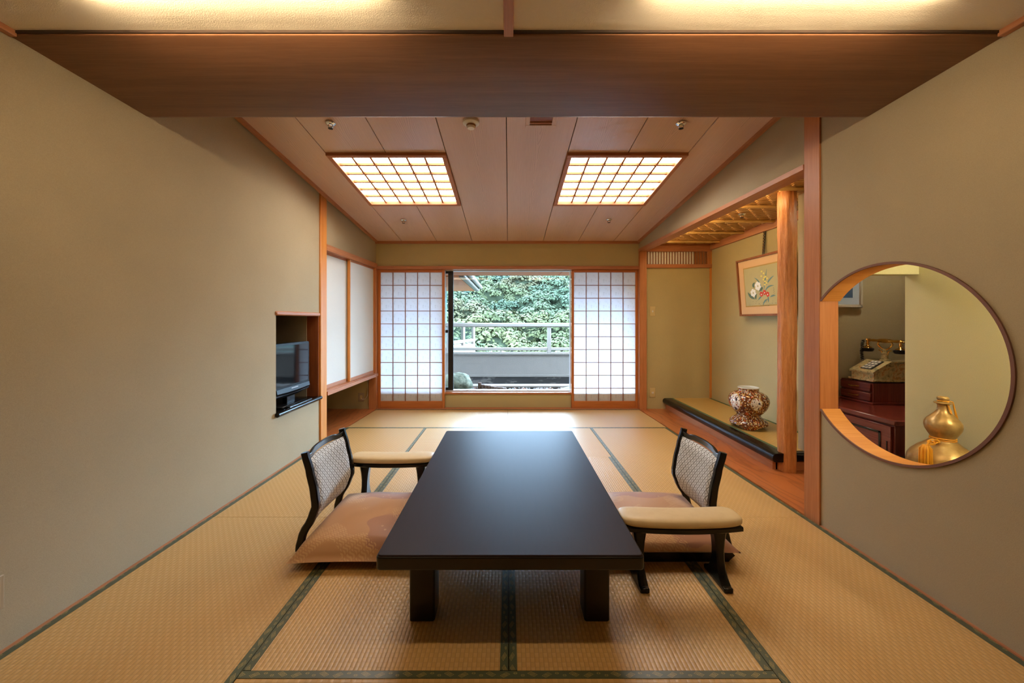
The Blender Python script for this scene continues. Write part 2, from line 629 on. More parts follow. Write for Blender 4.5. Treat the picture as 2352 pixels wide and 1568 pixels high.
# tokobashira rippled log
m = Mat('rippled_cedar_log', (196, 116, 60), .32, 0, .5)
x, y, z = m.xyz()
ang = y.atan2(x)
rip = m.noise(9, 3, .6, vec=m.vec(x * 9, y * 9, z * 1.1), dist=.8)
fine = m.noise(60, 2, .5, stretch=(1, 1, .04))
m.color(m.mix((rip.ss(.35, .65) * .5 + fine * .5), (212, 146, 88), (178, 106, 56)))
m.bump(rip, .6, .01)
M['log'] = m.mat

# porcelain
def imari(name, dense=1.0):
    m = Mat(name, (240, 235, 225), .12, 0, .5)
    x, y, z = m.xyz()
    th = y.atan2(x)
    v2 = m.vec(th * .16, z, 0.0)
    cell = m.voronoi(72 * dense, v2, 'F1', 'Color')
    sep = m.nt.nodes.new('ShaderNodeSeparateColor'); m.nt.links.new(cell, sep.inputs[0])
    rv = V(m, sep.outputs[0])
    d = V(m, m.voronoi(72 * dense, v2, 'F1', 'Distance'))
    fill = m.ramp(rv, [(0, (242, 236, 224)), (.22, (214, 110, 66)), (.34, (206, 162, 84)), (.62, (232, 200, 136)), (.82, (48, 42, 66)), (.87, (186, 198, 176)), (.95, (222, 140, 96))], 'CONSTANT')
    body = m.mix(d.lt(.43), (112, 62, 34), fill)
    body = m.mix(d.lt(.13), body, (168, 74, 40))
    big = m.voronoi(13 * dense, v2, 'F1', 'Color')
    sb = m.nt.nodes.new('ShaderNodeSeparateColor'); m.nt.links.new(big, sb.inputs[0])
    red = V(m, sb.outputs[1]).gt(.8) * V(m, m.voronoi(13 * dense, v2, 'F1', 'Distance')).lt(.36)
    body = m.mix(red * .7, body, (218, 104, 62))
    return m, th, z, body
m, th, z, body = imari('painted_porcelain')
ink = m.noise(70, 3, .7)
for (ca, cz, ra, rz) in ((-1.75, .255, .052, .062), (-2.95, .255, .075, .085), (.3, .255, .06, .07), (1.6, .255, .07, .08)):
    dd = (((th - ca) * .17 / ra).pow(2) + ((z - cz) / rz).pow(2)).sqrt()
    inn = m.mix(ink.ss(.53, .57), (242, 238, 230), (150, 76, 48))
    inn = m.mix(m.noise(36, 2, .6).ss(.6, .63), inn, (36, 32, 52))
    body = m.mix(dd.lt(1.0), body, (206, 166, 84))
    body = m.mix(dd.lt(.93), body, inn)
rimw = z.gt(.383).max(z.lt(.128))
body = m.mix(rimw, body, (236, 234, 228))
m.color(body)
M['imari'] = m.mat
m, th, z, body = imari('painted_porcelain_stand', 1.1)
m.color(body)
M['imari_stand'] = m.mat
M['porcelain_in'] = plain('white_porcelain', (226, 228, 222), .2)

# marble of the telephone
m = Mat('green_onyx', (170, 158, 118), .12, 0, .5)
n = m.noise(14, 4, .6, dist=2.2)
m.color(m.ramp(n, [(.3, (92, 84, 58)), (.45, (178, 164, 118)), (.55, (196, 176, 128)), (.62, (180, 128, 74)), (.68, (150, 150, 112)), (.8, (84, 80, 60))]))
M['onyx'] = m.mat
M['rosewood'] = wood('rosewood', (112, 46, 32), (84, 30, 22), 'z', .25, 90, .5)
M['rosewood_y'] = wood('rosewood_deep', (122, 52, 40), (92, 34, 26), 'y', .22, 90, .5)
m = Mat('gold_leaf_lacquer', (178, 136, 66), .27, .45, .5)
n = m.noise(18, 3, .6)
m.color(m.mix(n.ss(.35, .65), (194, 164, 108), (170, 138, 82)))
m.rough(n * .08 + .28)
M['gourd'] = m.mat
M['cord'] = plain('golden_silk_cord', (226, 160, 36), .55)

# woven bamboo ceiling
m = Mat('woven_bamboo_strip', (206, 160, 94), .4, 0, .45)
n = m.noise(90, 2, .5, stretch=(.05, 1, 1))
m.color(m.mix(n, (214, 168, 100), (184, 132, 72)))
M['ajiro'] = m.mat
m = Mat('yellow_bamboo', (214, 176, 108), .35, 0, .5)
m.color(m.mix(m.noise(40, 2, .5, stretch=(.05, 1, 1)), (220, 182, 112), (200, 156, 88)))
M['bamboo'] = m.mat

# outdoors
m = Mat('pale_roughcast', (98, 86, 77), .9, 0, .2)
n = m.noise(60, 3, .6)
m.bump(n, .5, .01)
M['roughcast'] = m.mat
m = Mat('stained_concrete', (128, 130, 138), .9, 0, .2)
n = m.noise(5, 4, .65, stretch=(1, 1, 2.4)); n2 = m.noise(1.3, 2, .5, stretch=(1, 1, .4))
m.color(m.mix((n * .55 + n2 * .45).ss(.5, .56), (52, 46, 43), (90, 80, 73)))
M['stained'] = m.mat
M['white_wall'] = plain('white_exterior_paint', (142, 130, 120), .8)
m = Mat('orange_soffit_board', (232, 150, 88), .6)
m.color(m.mix(m.noise(3, 2, .5, stretch=(.3, 3, 1)), (196, 106, 48), (186, 98, 42)))
M['eave'] = m.mat
m = Mat('weathered_stone', (140, 150, 138), .9, 0, .2)
n = m.noise(9, 4, .65)
m.color(m.mix(n.ss(.35, .65), (68, 68, 54), (108, 104, 86))); m.bump(n, .8, .03)
M['stone'] = m.mat
m = Mat('old_log', (140, 108, 92), .85, 0, .2)
n = m.noise(30, 3, .6, stretch=(1, 1, .15))
m.color(m.mix(n, (66, 44, 34), (94, 72, 60))); m.bump(n, .5, .01)
M['oldlog'] = m.mat
m = Mat('gravel', (170, 150, 140), .9, 0, .2)
sp = m.rand()
cell = m.voronoi(30, None, 'F1', 'Color')
sepc = m.nt.nodes.new('ShaderNodeSeparateColor'); m.nt.links.new(cell, sepc.inputs[0])
m.color(m.ramp(V(m, sepc.outputs[0]), [(0, (98, 92, 88)), (.3, (96, 58, 40)), (.6, (74, 66, 60)), (.85, (112, 106, 100))], 'CONSTANT'))
M['gravel'] = m.mat
M['soil'] = plain('hillside_soil', (50, 60, 52), .95, 0, .1)
M['bark'] = plain('grey_bark', (112, 110, 108), .9, 0, .1)
def leaf(name, a, b):
    m = Mat(name, a, .8, 0, .15)
    n = m.noise(.45, 2, .6); r_ = m.rand()
    m.color(m.mix((n * .8 + r_ * .5 - .15).ss(.2, .9), a, b))
    return m.mat
LEAF = [leaf('leaf_yellow_green', (57, 60, 36), (72, 70, 40)),
        leaf('leaf_mid_green', (44, 54, 38), (59, 64, 42)),
        leaf('leaf_blue_green', (37, 50, 40), (49, 59, 44)),
        leaf('leaf_russet_green', (62, 58, 37), (74, 61, 39)),
        leaf('leaf_conifer', (46, 59, 44), (60, 69, 48))]
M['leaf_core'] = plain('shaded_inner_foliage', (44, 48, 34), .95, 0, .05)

# ------------------------------------------------------------------ room geometry numbers
def XL(y): return -1.82 if y <= 3.6 else -1.82 + .05 * (y - 3.6) / 1.42
def XR(y): return 1.81 if y <= 2.28 else 1.81 - .065 * (y - 2.28) / 2.74
def zc(y): return 2.24 + .1203 * (5.02 - y)
YB = 5.02          # far wall face
YN = -1.35         # wall behind the camera
TOP = 2.80

# ---- floor, tatami
floor = struct('floor', MB().box(-2.72, 3.45, YN - .1, 5.26, -.16, -.052), M['dark_in'], 'dark sub floor under the straw mats', 'floor')
BW = .028
def mat_piece(x0, x1, y0, y1, long, edges, xr=None, xl=None):
    """edges: which long sides carry a brocade border"""
    g = .0012
    def qx(x, y):
        if xr and abs(x - x1) < 1e-6: return xr(y)
        if xl and abs(x - x0) < 1e-6: return xl(y)
        return x
    def slab(a0, a1, b0, b1, z0, z1):
        mb = MB()
        c = []
        for zz in (z0, z1):
            for (xx, yy) in ((a0, b0), (a1, b0), (a1, b1), (a0, b1)):
                c.append((qx(xx, yy) , yy, zz))
        return mb.hexa(c)
    o = part('tatami_mat', slab(x0 + (g if not xl else 0), x1 - (g if not xr else 0), y0 + g, y1 - g, -.05, 0), M['tatami'] if long == 'y' else M['tatami_x'], floor,
             origin=((x0 + x1) / 2, (y0 + y1) / 2, 0), smooth=False)
    for e in edges:
        mb = MB(); t = .0016
        if e == 'l':
            c0 = (lambda yy: xl(yy)) if xl else (lambda yy: x0 + g)
            mb.hexa([(c0(y0 + g), y0 + g, -.01), (c0(y0 + g) + BW, y0 + g, -.01), (c0(y1 - g) + BW, y1 - g, -.01), (c0(y1 - g), y1 - g, -.01),
                     (c0(y0 + g), y0 + g, t), (c0(y0 + g) + BW, y0 + g, t), (c0(y1 - g) + BW, y1 - g, t), (c0(y1 - g), y1 - g, t)])
            og = (x0 + BW / 2, y0, 0); mm = M['heri_y']
        elif e == 'r':
            c0 = (lambda yy: xr(yy)) if xr else (lambda yy: x1 - g)
            mb.hexa([(c0(y0 + g) - BW, y0 + g, -.01), (c0(y0 + g), y0 + g, -.01), (c0(y1 - g), y1 - g, -.01), (c0(y1 - g) - BW, y1 - g, -.01),
                     (c0(y0 + g) - BW, y0 + g, t), (c0(y0 + g), y0 + g, t), (c0(y1 - g), y1 - g, t), (c0(y1 - g) - BW, y1 - g, t)])
            og = (x1 - BW / 2, y0, 0); mm = M['heri_y']
        elif e == 'f':
            mb.box(x0 + g, x1 - g, y1 - BW, y1 - g, -.01, t); og = (x0, y1 - BW / 2, 0); mm = M['heri_x']
        else:
            mb.box(x0 + g, x1 - g, y0 + g, y0 + BW, -.01, t); og = (x0, y0 + BW / 2, 0); mm = M['heri_x']
        part('cloth_border', mb, mm, o, origin=og, smooth=False)
    return o
Lx = -.904; Rx = .897; Cx = 0.0
xlw = lambda y: XL(y) + .012
xrw = lambda y: XR(y) - .012
for (a, b) in ((-1.33, .40), (.40, 2.264), (2.264, 4.127)):
    mat_piece(-1.82, Lx, a, b, 'y', 'lr', xl=xlw)
    mat_piece(Rx, 1.81, a, b, 'y', 'lr', xr=xrw)
mat_piece(Lx, Cx, 1.271, 3.259, 'y', 'lr')
mat_piece(Cx, Rx, 1.271, 3.259, 'y', 'lr')
mat_piece(Lx, Rx, .38, 1.271, 'x', 'f')
mat_piece(Lx, Rx, -1.33, .38, 'y', 'lr')
mat_piece(Lx, Rx, 3.259, 4.127, 'x', '')
mat_piece(-1.80, -.008, 4.127, 4.99, 'x', 'nf', xl=xlw)
mat_piece(-.008, 1.76, 4.127, 4.99, 'x', 'nf', xr=xrw)

# floor boards at the sides
KX = 2.10  # kick board plane of the raised alcove
fb = MB()
fb.hexa([(XR(2.28), 2.28, -.05), (3.4, 2.28, -.05), (3.4, YB, -.05), (XR(YB), YB, -.05), (XR(2.28), 2.28, .002), (3.4, 2.28, .002), (3.4, YB, .002), (XR(YB), YB, .002)])
part('floorboard', fb, M['floorboard'], floor, origin=(1.9, 3.6, 0), smooth=False)
fb = MB()
fb.hexa([(-2.62, 3.6, -.05), (XL(3.6), 3.6, -.05), (XL(YB), YB, -.05), (-2.62, YB, -.05), (-2.62, 3.6, .002), (XL(3.6), 3.6, .002), (XL(YB), YB, .002), (-2.62, YB, .002)])
part('floorboard', fb, M['floorboard'], floor, origin=(-2.2, 4.2, 0), smooth=False)
part('threshold', MB().box(-1.83, 1.84, 4.992, 5.12, -.05, .004), M['cedar_x'], floor)
part('baseboard_strip', MB().box(-1.835, -1.807, YN, 3.6, -.04, .006), M['cedar_y'], floor)
part('baseboard_strip', MB().box(1.797, 1.825, YN, 2.16, -.04, .006), M['cedar_y'], floor)

# ---- left wall with television niche
NY0, NY1, NZ0, NZ1 = 2.93, 3.585, .46, 1.25
wl = MB()
wl.box(-1.92, -1.82, YN, NY0, -.05, TOP)
wl.box(-1.92, -1.82, NY0, 3.60, -.05, NZ0 - .02)
wl.box(-1.92, -1.82, NY0, 3.60, NZ1, TOP)
wall_left = struct('wall_left', wl, M['wall'], 'long beige papered wall with the television niche', 'wall', smooth=False)
n1 = MB()
n1.box(-2.36, -1.92, NY0 - .03, NY0, NZ0 - .04, NZ1 + .03)
n1.box(-2.39, -2.36, NY0 - .03, NY1 + .03, NZ0 - .04, NZ1 + .03)
n1.box(-2.36, -1.93, NY0, NY1, NZ1 + .004, NZ1 + .03)
n1.box(-2.36, -1.935, NY1 + .006, NY1 + .03, NZ0 - .04, NZ1 + .02)
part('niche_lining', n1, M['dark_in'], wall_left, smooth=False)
part('niche_side_board', MB().box(-1.935, -1.822, NY1, NY1 + .014, NZ0, NZ1 + .004), M['niche_wood'], wall_left, smooth=False)
part('niche_lintel', MB().box(-1.93, -1.806, NY0 - .012, NY1 + .012, NZ1 - .022, NZ1 + .012, .008), M['cedar_y'], wall_left)
sh = MB().box(-2.36, -1.80, NY0 - .004, NY1, NZ0 - .03, NZ0)
sh.tube([(-1.803, NY0 - .012, NZ0 - .012), (-1.803, NY1 + .008, NZ0 - .012)], .019, 12)
part('niche_shelf', sh, M['black_lacquer'], wall_left, 'black lacquered shelf')

# post and closet beyond the niche
pst = MB().box(-1.93, -1.805, 3.60, 3.722, -.05, zc(3.6) + .1, .004)
struct('trim_1', pst, M['hinoki_z'], 'upright wooden post between the niche wall and the closet', 'post')
# closet body
cl = MB()
def slant(mb, y0, y1, xoff, depth, z0, z1a, z1b=None, fx=XL):
    if z1b is None: z1b = z1a
    a, b = fx(y0) + xoff, fx(y1) + xoff
    mb.hexa([(a - depth, y0, z0), (a, y0, z0), (b, y1, z0), (b - depth, y1, z0), (a - depth, y0, z1a), (a, y0, z1a), (b, y1, z1b), (b - depth, y1, z1b)])
    return mb
wall_closet = struct('wall_closet', slant(MB(), 3.72, 5.06, -.005, .1, 1.945, TOP), M['wall'], 'beige papered wall strip above the closet doors', 'wall', smooth=False)
cr = MB()
slant(cr, 3.72, 5.03, .012, .10, 1.885, 1.945)
struct('trim_2', cr, M['cedar_y'], 'wooden head rail above the closet doors', 'rail', smooth=False)
cr = MB()
slant(cr, 3.722, 5.03, .020, .13, .44, .478)
slant(cr, 3.722, 5.03, .004, .11, .478, .486)
struct('trim_3', cr, M['cedar_y'], 'wooden sill rail under the closet doors', 'rail', smooth=False)
cb = MB()
cb.box(-2.62, -1.92, 3.72, 5.02, .42, .46)
cb.box(-2.66, -2.62, 3.60, 5.02, -.05, TOP)
cb.box(-2.62, -1.93, 3.58, 3.62, -.05, TOP)
cb.box(-2.62, -1.92, 3.62, 5.02, 1.92, 1.96)
struct('wall_recess', cb, M['wall'], 'closet carcass and the papered recess under it', 'wall', smooth=False)

def fusuma(y0, y1, xo, label):
    t = thing('sliding_door', label, 'sliding door', (XL((y0 + y1) / 2) + xo - .012, (y0 + y1) / 2, .486), 'closet sliding doors')
    z0, z1 = .487, 1.884
    part('door_panel', slant(MB(), y0 + .016, y1 - .016, xo - .006, .016, z0 + .035, z1 - .02), M['fusuma'], t, smooth=False)
    part('stile', slant(MB(), y0, y0 + .018, xo, .028, z0, z1), M['hinoki_z'], t, smooth=False)
    part('stile', slant(MB(), y1 - .018, y1, xo, .028, z0, z1), M['hinoki_z'], t, smooth=False)
    part('bottom_rail', slant(MB(), y0 + .018, y1 - .018, xo, .028, z0, z0 + .038), M['cedar_y'], t, smooth=False)
    part('top_rail', slant(MB(), y0 + .018, y1 - .018, xo, .028, z1 - .022, z1), M['cedar_y'], t, smooth=False)
    return t
M['fusuma'] = wallpaper('pale_fusuma_cloth', (226, 224, 214))
f1 = fusuma(3.724, 4.33, -.052, 'pale sliding closet door next to the wooden post, set behind its pair')
f2 = fusuma(4.28, 4.99, -.018, 'pale sliding closet door with round finger pull, next to the paper screen')
hp = MB()
hx = XL(4.93) - .018 - .006
hp.lathe([(.020, 0), (.034, 0), (.036, .003), (.030, .005), (.024, .003)], (0, 0, 0), 24, axis='x')
hp.map(lambda x, y, z: (hx + x, 4.925 + y, 1.12 + z * 1.35))
h = part('finger_pull', hp, M['white_plastic'], f2, 'pale oval ring of the finger pull')
hp = MB().lathe([(.0001, .001), (.022, .001), (.022, .002)], (0, 0, 0), 20, axis='x', cap=False)
hp.map(lambda x, y, z: (hx + x, 4.925 + y, 1.12 + z * 1.35))
part('pull_cup', hp, M['slat'], h)
# far end of recess: wall and post
struct('wall_far_recess', MB().box(-2.66, -1.86, YB, 5.12, -.05, TOP), M['wall_toko'], 'papered end wall of the recess under the closet', 'wall', smooth=False)
struct('trim_4', MB().box(-1.862, -1.765, 4.985, 5.10, -.05, 1.90, .003), M['cedar_z'], 'corner post left of the paper screens', 'post')
# outlet with cord in the recess
t = thing('wall_outlet', 'wall outlet plate with a thin white cord, under the closet', 'outlet', (-1.975, YB, .10))
part('plate', MB().box(-2.012, -1.935, YB - .006, YB, .10, .215, .003), M['grey_plate'], t)
part('socket', MB().box(-1.99, -1.957, YB - .008, YB - .004, .13, .185, .001), M['cream_plastic'], t)
pts = [(-1.972, YB - .01, .15), (-1.95, YB - .03, .135), (-1.91, YB - .03, .14), (-1.885, YB - .02, .18), (-1.882, YB - .012, .3), (-1.882, YB - .010, .43)]
part('cord', MB().tube(pts, .003, 6), M['white_plastic'], t)

# ---- far wall with the window
YW = 5.10
wf = MB()
wf.box(-1.862, 1.86, YB, 5.12, 1.905, TOP)
wf.box(-1.862, 1.86, 5.12, 5.26, 1.885, TOP)
wf.box(-1.862, -1.76, 5.10, 5.26, -.05, 1.905)
wf.box(1.74, 1.86, 5.10, 5.26, -.05, 1.905)
wf.box(-1.76, 1.74, YW, 5.26, -.05, .185)
struct('wall_far', wf, M['wall_toko'], 'gold beige papered far wall around the window', 'wall', smooth=False)
k = MB().box(-1.80, 1.78, 4.995, 5.12, 1.872, 1.912, .002)
struct('trim_5', k, M['cedar_x'], 'head track above the paper screens', 'rail')
k = MB().box(-1.80, 1.80, 4.985, 5.03, zc(YB) - .028, zc(YB) + .02)
struct('trim_6', k, M['cedar_x'], 'thin ceiling moulding along the far wall', 'moulding')
k = MB().box(-1.76, 1.74, 5.085, 5.27, .183, .207, .002)
struct('trim_7', k, M['cedar_x'], 'wooden window sill board behind the screens', 'sill')

# window unit
win = thing('window_1', 'wide window with dark sliding sash and clear glass', 'window', (0, 5.2, .207), kind='structure')
fr = MB()
fr.box(-1.76, 1.74, 5.17, 5.26, .207, .222)
fr.box(-1.76, 1.74, 5.17, 5.26, 1.868, 1.886)
fr.box(-1.76, -1.735, 5.17, 5.26, .222, 1.868)
fr.box(1.715, 1.74, 5.17, 5.26, .222, 1.868)
part('frame', fr, M['alu'], win, 'pale aluminium frame')
st = MB()
st.box(-.835, -.765, 5.175, 5.215, .223, 1.867, .004)
part('meeting_stile', st, M['black_alu'], win, 'black sash stile')
st = MB().box(-1.735, -.835, 5.18, 5.21, .223, .262)
part('bottom_rail', st, M['black_alu'], win)
st = MB().box(-1.735, -.835, 5.18, 5.21, 1.835, 1.867)
part('top_rail', st, M['black_alu'], win)
part('pane', MB().box(-1.735, -.83, 5.192, 5.196, .26, 1.84), M['glass'], win, smooth=False)
part('pane', MB().box(-.77, 1.715, 5.222, 5.226, .222, 1.868), M['glass'], win, smooth=False)
ha = MB().sweep([(-.85, 5.17, 1.035), (-.872, 5.155, 1.03), (-.884, 5.15, 1.0), (-.884, 5.15, .95), (-.872, 5.15, .90)], .014, .014, (0, 1, 0))
ha.box(-.87, -.835, 5.165, 5.18, 1.015, 1.055, .003)
part('latch_handle', ha, M['black_plastic'], win)
ja = MB().box(-.862 + .004, -.852, 5.09, 5.16, .207, 1.872)
ja = MB().box(.838, .848, 5.10, 5.165, .207, 1.872).box(-.875, -.867, 5.10, 5.165, .207, 1.872)
part('guide_strip', ja, M['alu'], win)

# ---- paper screens
def shoji(x0, x1, y, label):
    z0, z1 = .005, 1.871
    t = thing('shoji_screen', label, 'paper screen', ((x0 + x1) / 2, y, z0), 'sliding paper screens')
    sw, tr, br, th = .034, .036, .092, .032
    part('stile', MB().box(x0, x0 + sw, y - th / 2, y + th / 2, z0, z1, .002), M['shoji_z'], t)
    part('stile', MB().box(x1 - sw, x1, y - th / 2, y + th / 2, z0, z1, .002), M['shoji_z'], t)
    part('top_rail', MB().box(x0 + sw, x1 - sw, y - th / 2, y + th / 2, z1 - tr, z1, .001), M['shoji_x'], t)
    part('bottom_rail', MB().box(x0 + sw, x1 - sw, y - th / 2, y + th / 2, z0, z0 + br, .001), M['shoji_x'], t)
    ix0, ix1, iz0, iz1 = x0 + sw, x1 - sw, z0 + br, z1 - tr
    nc, nr = 5, 10
    cw, ch = (ix1 - ix0) / nc, (iz1 - iz0) / nr
    for i in range(1, nc):
        xx = ix0 + cw * i
        part('muntin', MB().box(xx - .004, xx + .004, y - .012, y + .004, iz0, iz1), M['muntin'], t, smooth=False)
    for j in range(1, nr):
        zz = iz0 + ch * j
        part('muntin', MB().box(ix0, ix1, y - .011, y + .003, zz - .004, zz + .004), M['muntin'], t, smooth=False)
    base = None
    for j in range(nr):
        for i in range(nc):
            cx, cz = ix0 + cw * (i + .5), iz0 + ch * (j + .5)
            if base is None:
                base = part('paper_pane', MB().add([(cx - cw / 2, y + .004, cz - ch / 2), (cx + cw / 2, y + .004, cz - ch / 2), (cx + cw / 2, y + .004, cz + ch / 2), (cx - cw / 2, y + .004, cz + ch / 2)], [(0, 1, 2, 3)]),
                            M['shoji_paper'], t, origin=(cx, y + .004, cz), smooth=False)
            else:
                c = base.copy(); sc.collection.objects.link(c); c.parent = t
                c.location = Vector((cx, y + .004, cz)) - ORG[t.name]
    return t
shoji(-1.762, -.862, 5.065, 'sliding paper screen left of the open window, beside the closet')
shoji(.850, 1.748, 5.065, 'sliding paper screen right of the open window, beside the corner post')

# ---- right corner post, transom and tokonoma walls
struct('trim_8', MB().box(1.742, 1.838, 4.975, 5.10, -.05, 2.14, .003), M['cedar_z'], 'corner post right of the paper screens', 'post')
TW = 2.715      # back wall of the alcove
wt = MB()
wt.box(1.83, 2.80, YB, 5.14, -.05, 1.89)
wt.box(1.83, 2.80, 5.0 + .06, 5.14, 2.12, TOP)
wt.box(2.725, 2.80, YB, 5.14, 1.89, 2.2)
struct('wall_tokonoma_end', wt, M['wall_toko'], 'olive papered end wall of the raised alcove with two plates', 'wall', smooth=False)
struct('wall_tokonoma_back', MB().box(TW, TW + .08, 2.99, YB + .02, -.05, TOP), M['wall_toko'], 'papered back wall of the raised alcove behind the painting', 'wall', smooth=False)
struct('trim_9', MB().box(TW - .022, TW + .002, 5.0, 5.022, .14, 2.13, .003), M['hinoki_z'], 'thin corner strip in the raised alcove', 'moulding')
rn = thing('transom_grille', 'small wooden transom grille above the alcove end wall', 'grille', (2.28, YB, 1.89))
part('bottom_rail', MB().box(1.836, 2.72, 4.995, 5.06, 1.888, 1.937, .002), M['cedar_x'], rn)
part('top_rail', MB().box(1.836, 2.72, 4.995, 5.06, 2.106, 2.2, .002), M['cedar_x'], rn)
part('end_post', MB().box(2.655, 2.70, 4.995, 5.06, 1.937, 2.106, .002), M['cedar_z'], rn)
part('paper_backing', MB().box(1.84, 2.50, 5.026, 5.029, 1.937, 2.106), M['ranma_paper'], rn, smooth=False)
part('board_backing', MB().box(2.50, 2.66, 5.026, 5.034, 1.937, 2.106), M['cedar_z'], rn, smooth=False)
for i in range(22):
    xx = 1.862 + .0368 * i
    part('slat', MB().box(xx - .005, xx + .005, 5.010, 5.024, 1.937, 2.106), M['slat'], rn, smooth=False)
def plate(name, x, z0, z1, y, lab, cat):
    t = thing(name, lab, cat, (x, y, z0))
    part('plate', MB().box(x - .037, x + .037, y - .006, y, z0, z1, .003), M['cream_plastic'], t)
    cz = (z0 + z1) / 2
    part('frame_edge', MB().box(x - .026, x + .026, y - .0075, y - .004, z0 + .012, z1 - .012, .001), M['cream_plastic'], t)
    if cat == 'switch':
        part('rocker', MB().box(x - .009, x + .009, y - .011, y - .006, cz - .012, cz + .012, .002), M['white_plastic'], t)
    else:
        part('socket', MB().box(x - .011, x - .002, y - .010, y - .006, cz - .012, cz + .012, .001), M['white_plastic'], t)
        part('socket', MB().box(x + .003, x + .012, y - .010, y - .006, cz - .012, cz + .012, .001), M['white_plastic'], t)
plate('light_switch', 1.93, 1.243, 1.372, YB, 'cream light switch plate high on the alcove end wall', 'switch')
plate('power_outlet', 1.93, .155, .284, YB, 'cream power outlet plate low on the alcove end wall', 'outlet')

# wall strip and beam above the alcove opening
wu = MB()
slant(wu, 2.24, 5.04, .095, .095, 2.138, TOP, fx=XR)
struct('wall_right_upper', wu, M['wall'], 'beige papered wall strip above the alcove beam', 'wall', smooth=False)
bm_ = MB()
slant(bm_, 2.286, 5.0, .10, .112, 2.108, 2.140, fx=XR)
struct('trim_10', bm_, M['cedar_y'], 'long wooden beam across the top of the raised alcove', 'beam', smooth=False)
# ceiling mouldings along both sides
def cornice(name, fx, sgn, y0, y1, label):
    mb = MB()
    w_ = .03
    c = []
    for hh in (-.022, .03):
        a, b = fx(y0), fx(y1)
        q = [(a, y0), (a + sgn * w_, y0), (b + sgn * w_, y1), (b, y1)]
        c += [(xx, yy, zc(yy) + hh) for xx, yy in q]
    mb.hexa(c)
    struct(name, mb, M['cedar_y'], label, 'moulding', smooth=False)
cornice('trim_11', XL, 1, 1.92, 5.02, 'wooden ceiling moulding along the niche wall')
cornice('trim_12', XR, -1, 1.92, 5.02, 'wooden ceiling moulding above the alcove wall strip')

# ---- raised alcove floor
KZ = .145
toko = thing('raised_alcove', 'raised alcove platform with black lacquered front edge and straw mat', 'platform', (2.4, 4.0, 0), kind='structure')
part('kick_board', MB().box(KX + .005, KX + .03, 2.985, YB, .002, .085), M['cedar_y'], toko, smooth=False)
ed = MB()
prof = [(KX - .018, .078), (KX - .03, .09), (KX - .034, .108), (KX - .030, .128), (KX - .016, .142), (KX + .0, .146), (KX + .075, .146), (KX + .075, .078)]
ed.extrude(prof, lambda u, v_, t: (u, t, v_), 2.93, YB)
part('lacquer_edge', ed, M['black_lacquer'], toko, 'black lacquered front edge')
ed = MB().box(2.22, 2.72, 2.93, 3.0, .078, .146, .012)
part('lacquer_edge', ed, M['black_lacquer'], toko)
part('kick_board', MB().box(2.16, 2.72, 2.955, 2.985, .002, .08), M['cedar_x'], toko, smooth=False)
tm = part('tatami_inset', MB().box(KX + .076, TW - .002, 3.0, YB, .08, .1445), M['tatami_toko'], toko, smooth=False)
part('cloth_border', MB().box(KX + .076, KX + .104, 3.001, YB - .002, .14, .1465), M['heri_green'], tm, smooth=False)
part('cloth_border', MB().box(TW - .03, TW - .003, 3.001, YB - .002, .14, .1465), M['heri_green'], tm, smooth=False)

# alcove column
def wob(a, z): return .0022 * math.sin(5 * a + z * 3.1) + .0018 * math.sin(9 * a - z * 5.3) + .0014 * math.sin(14 * a + z * 9.7 + math.sin(z * 4))
col = MB().lathe([(.061 + .001 * math.sin(i * .9), .001 + 2.205 * i / 60) for i in range(61)], (0, 0, 0), 56, wob=wob)
col.map(lambda x, y, z: (2.205 + x, 2.965 + y, z))
single('alcove_column', col, M['log'], 'round rippled cedar log column at the corner of the raised alcove', 'column', ang=60, origin=(2.205, 2.965, 0))

# alcove ceiling : woven bamboo and battens
AZ = 2.20
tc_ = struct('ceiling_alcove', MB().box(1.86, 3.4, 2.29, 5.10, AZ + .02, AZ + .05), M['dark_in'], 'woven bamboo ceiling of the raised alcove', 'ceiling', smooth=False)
wv = MB()
sw_, sl_ = .034, .125
rows = int(.86 / sw_) + 2
ncol = int(2.8 / sl_) + 3
for j in range(int(2.85 / sw_)):
    yy = 2.22 + j * sw_
    off = (j % 4) * sl_ / 4
    for i in range(-1, int(.92 / sl_) + 2):
        xa = 1.86 + i * sl_ + off
        xb = xa + sl_
        xa = max(xa, 1.83); xb = min(xb, 2.72)
        if xb - xa < .01: continue
        z0 = AZ + .012
        g = .0012
        wv.add([(xa, yy + g, z0 - .010), (xb, yy + g, z0 - .001), (xb, yy + sw_ - g, z0 - .001), (xa, yy + sw_ - g, z0 - .010),
                (xa, yy + g, z0 + .006), (xa, yy + sw_ - g, z0 + .006)],
               [(0, 3, 2, 1), (0, 1, 4), (3, 5, 2), (0, 4, 5, 3)])
o = part('woven_bamboo_panel', wv, M['ajiro'], tc_, smooth=False, fixn=False)
o['kind'] = 'stuff'
for yy in (2.36, 2.85, 3.30, 3.79, 4.28, 4.77):
    pts = [(1.86 + .86 * i / 14, yy, AZ - .010) for i in range(15)]
    rr = [.0145 + (.002 if i in (4, 11) else 0) for i in range(15)]
    part('bamboo_batten', MB().tube(pts, rr, 12), M['bamboo'], tc_)
struct('trim_13', MB().box(TW - .028, TW + .01, 3.0, YB, 2.125, AZ + .01, .003), M['cedar_y'], 'reddish ceiling rail above the alcove painting', 'rail')
struct('trim_14', MB().box(1.84, TW, YB - .03, YB + .03, 2.15, AZ + .01, .002), M['cedar_x'], 'reddish ceiling rail above the transom grille', 'rail')

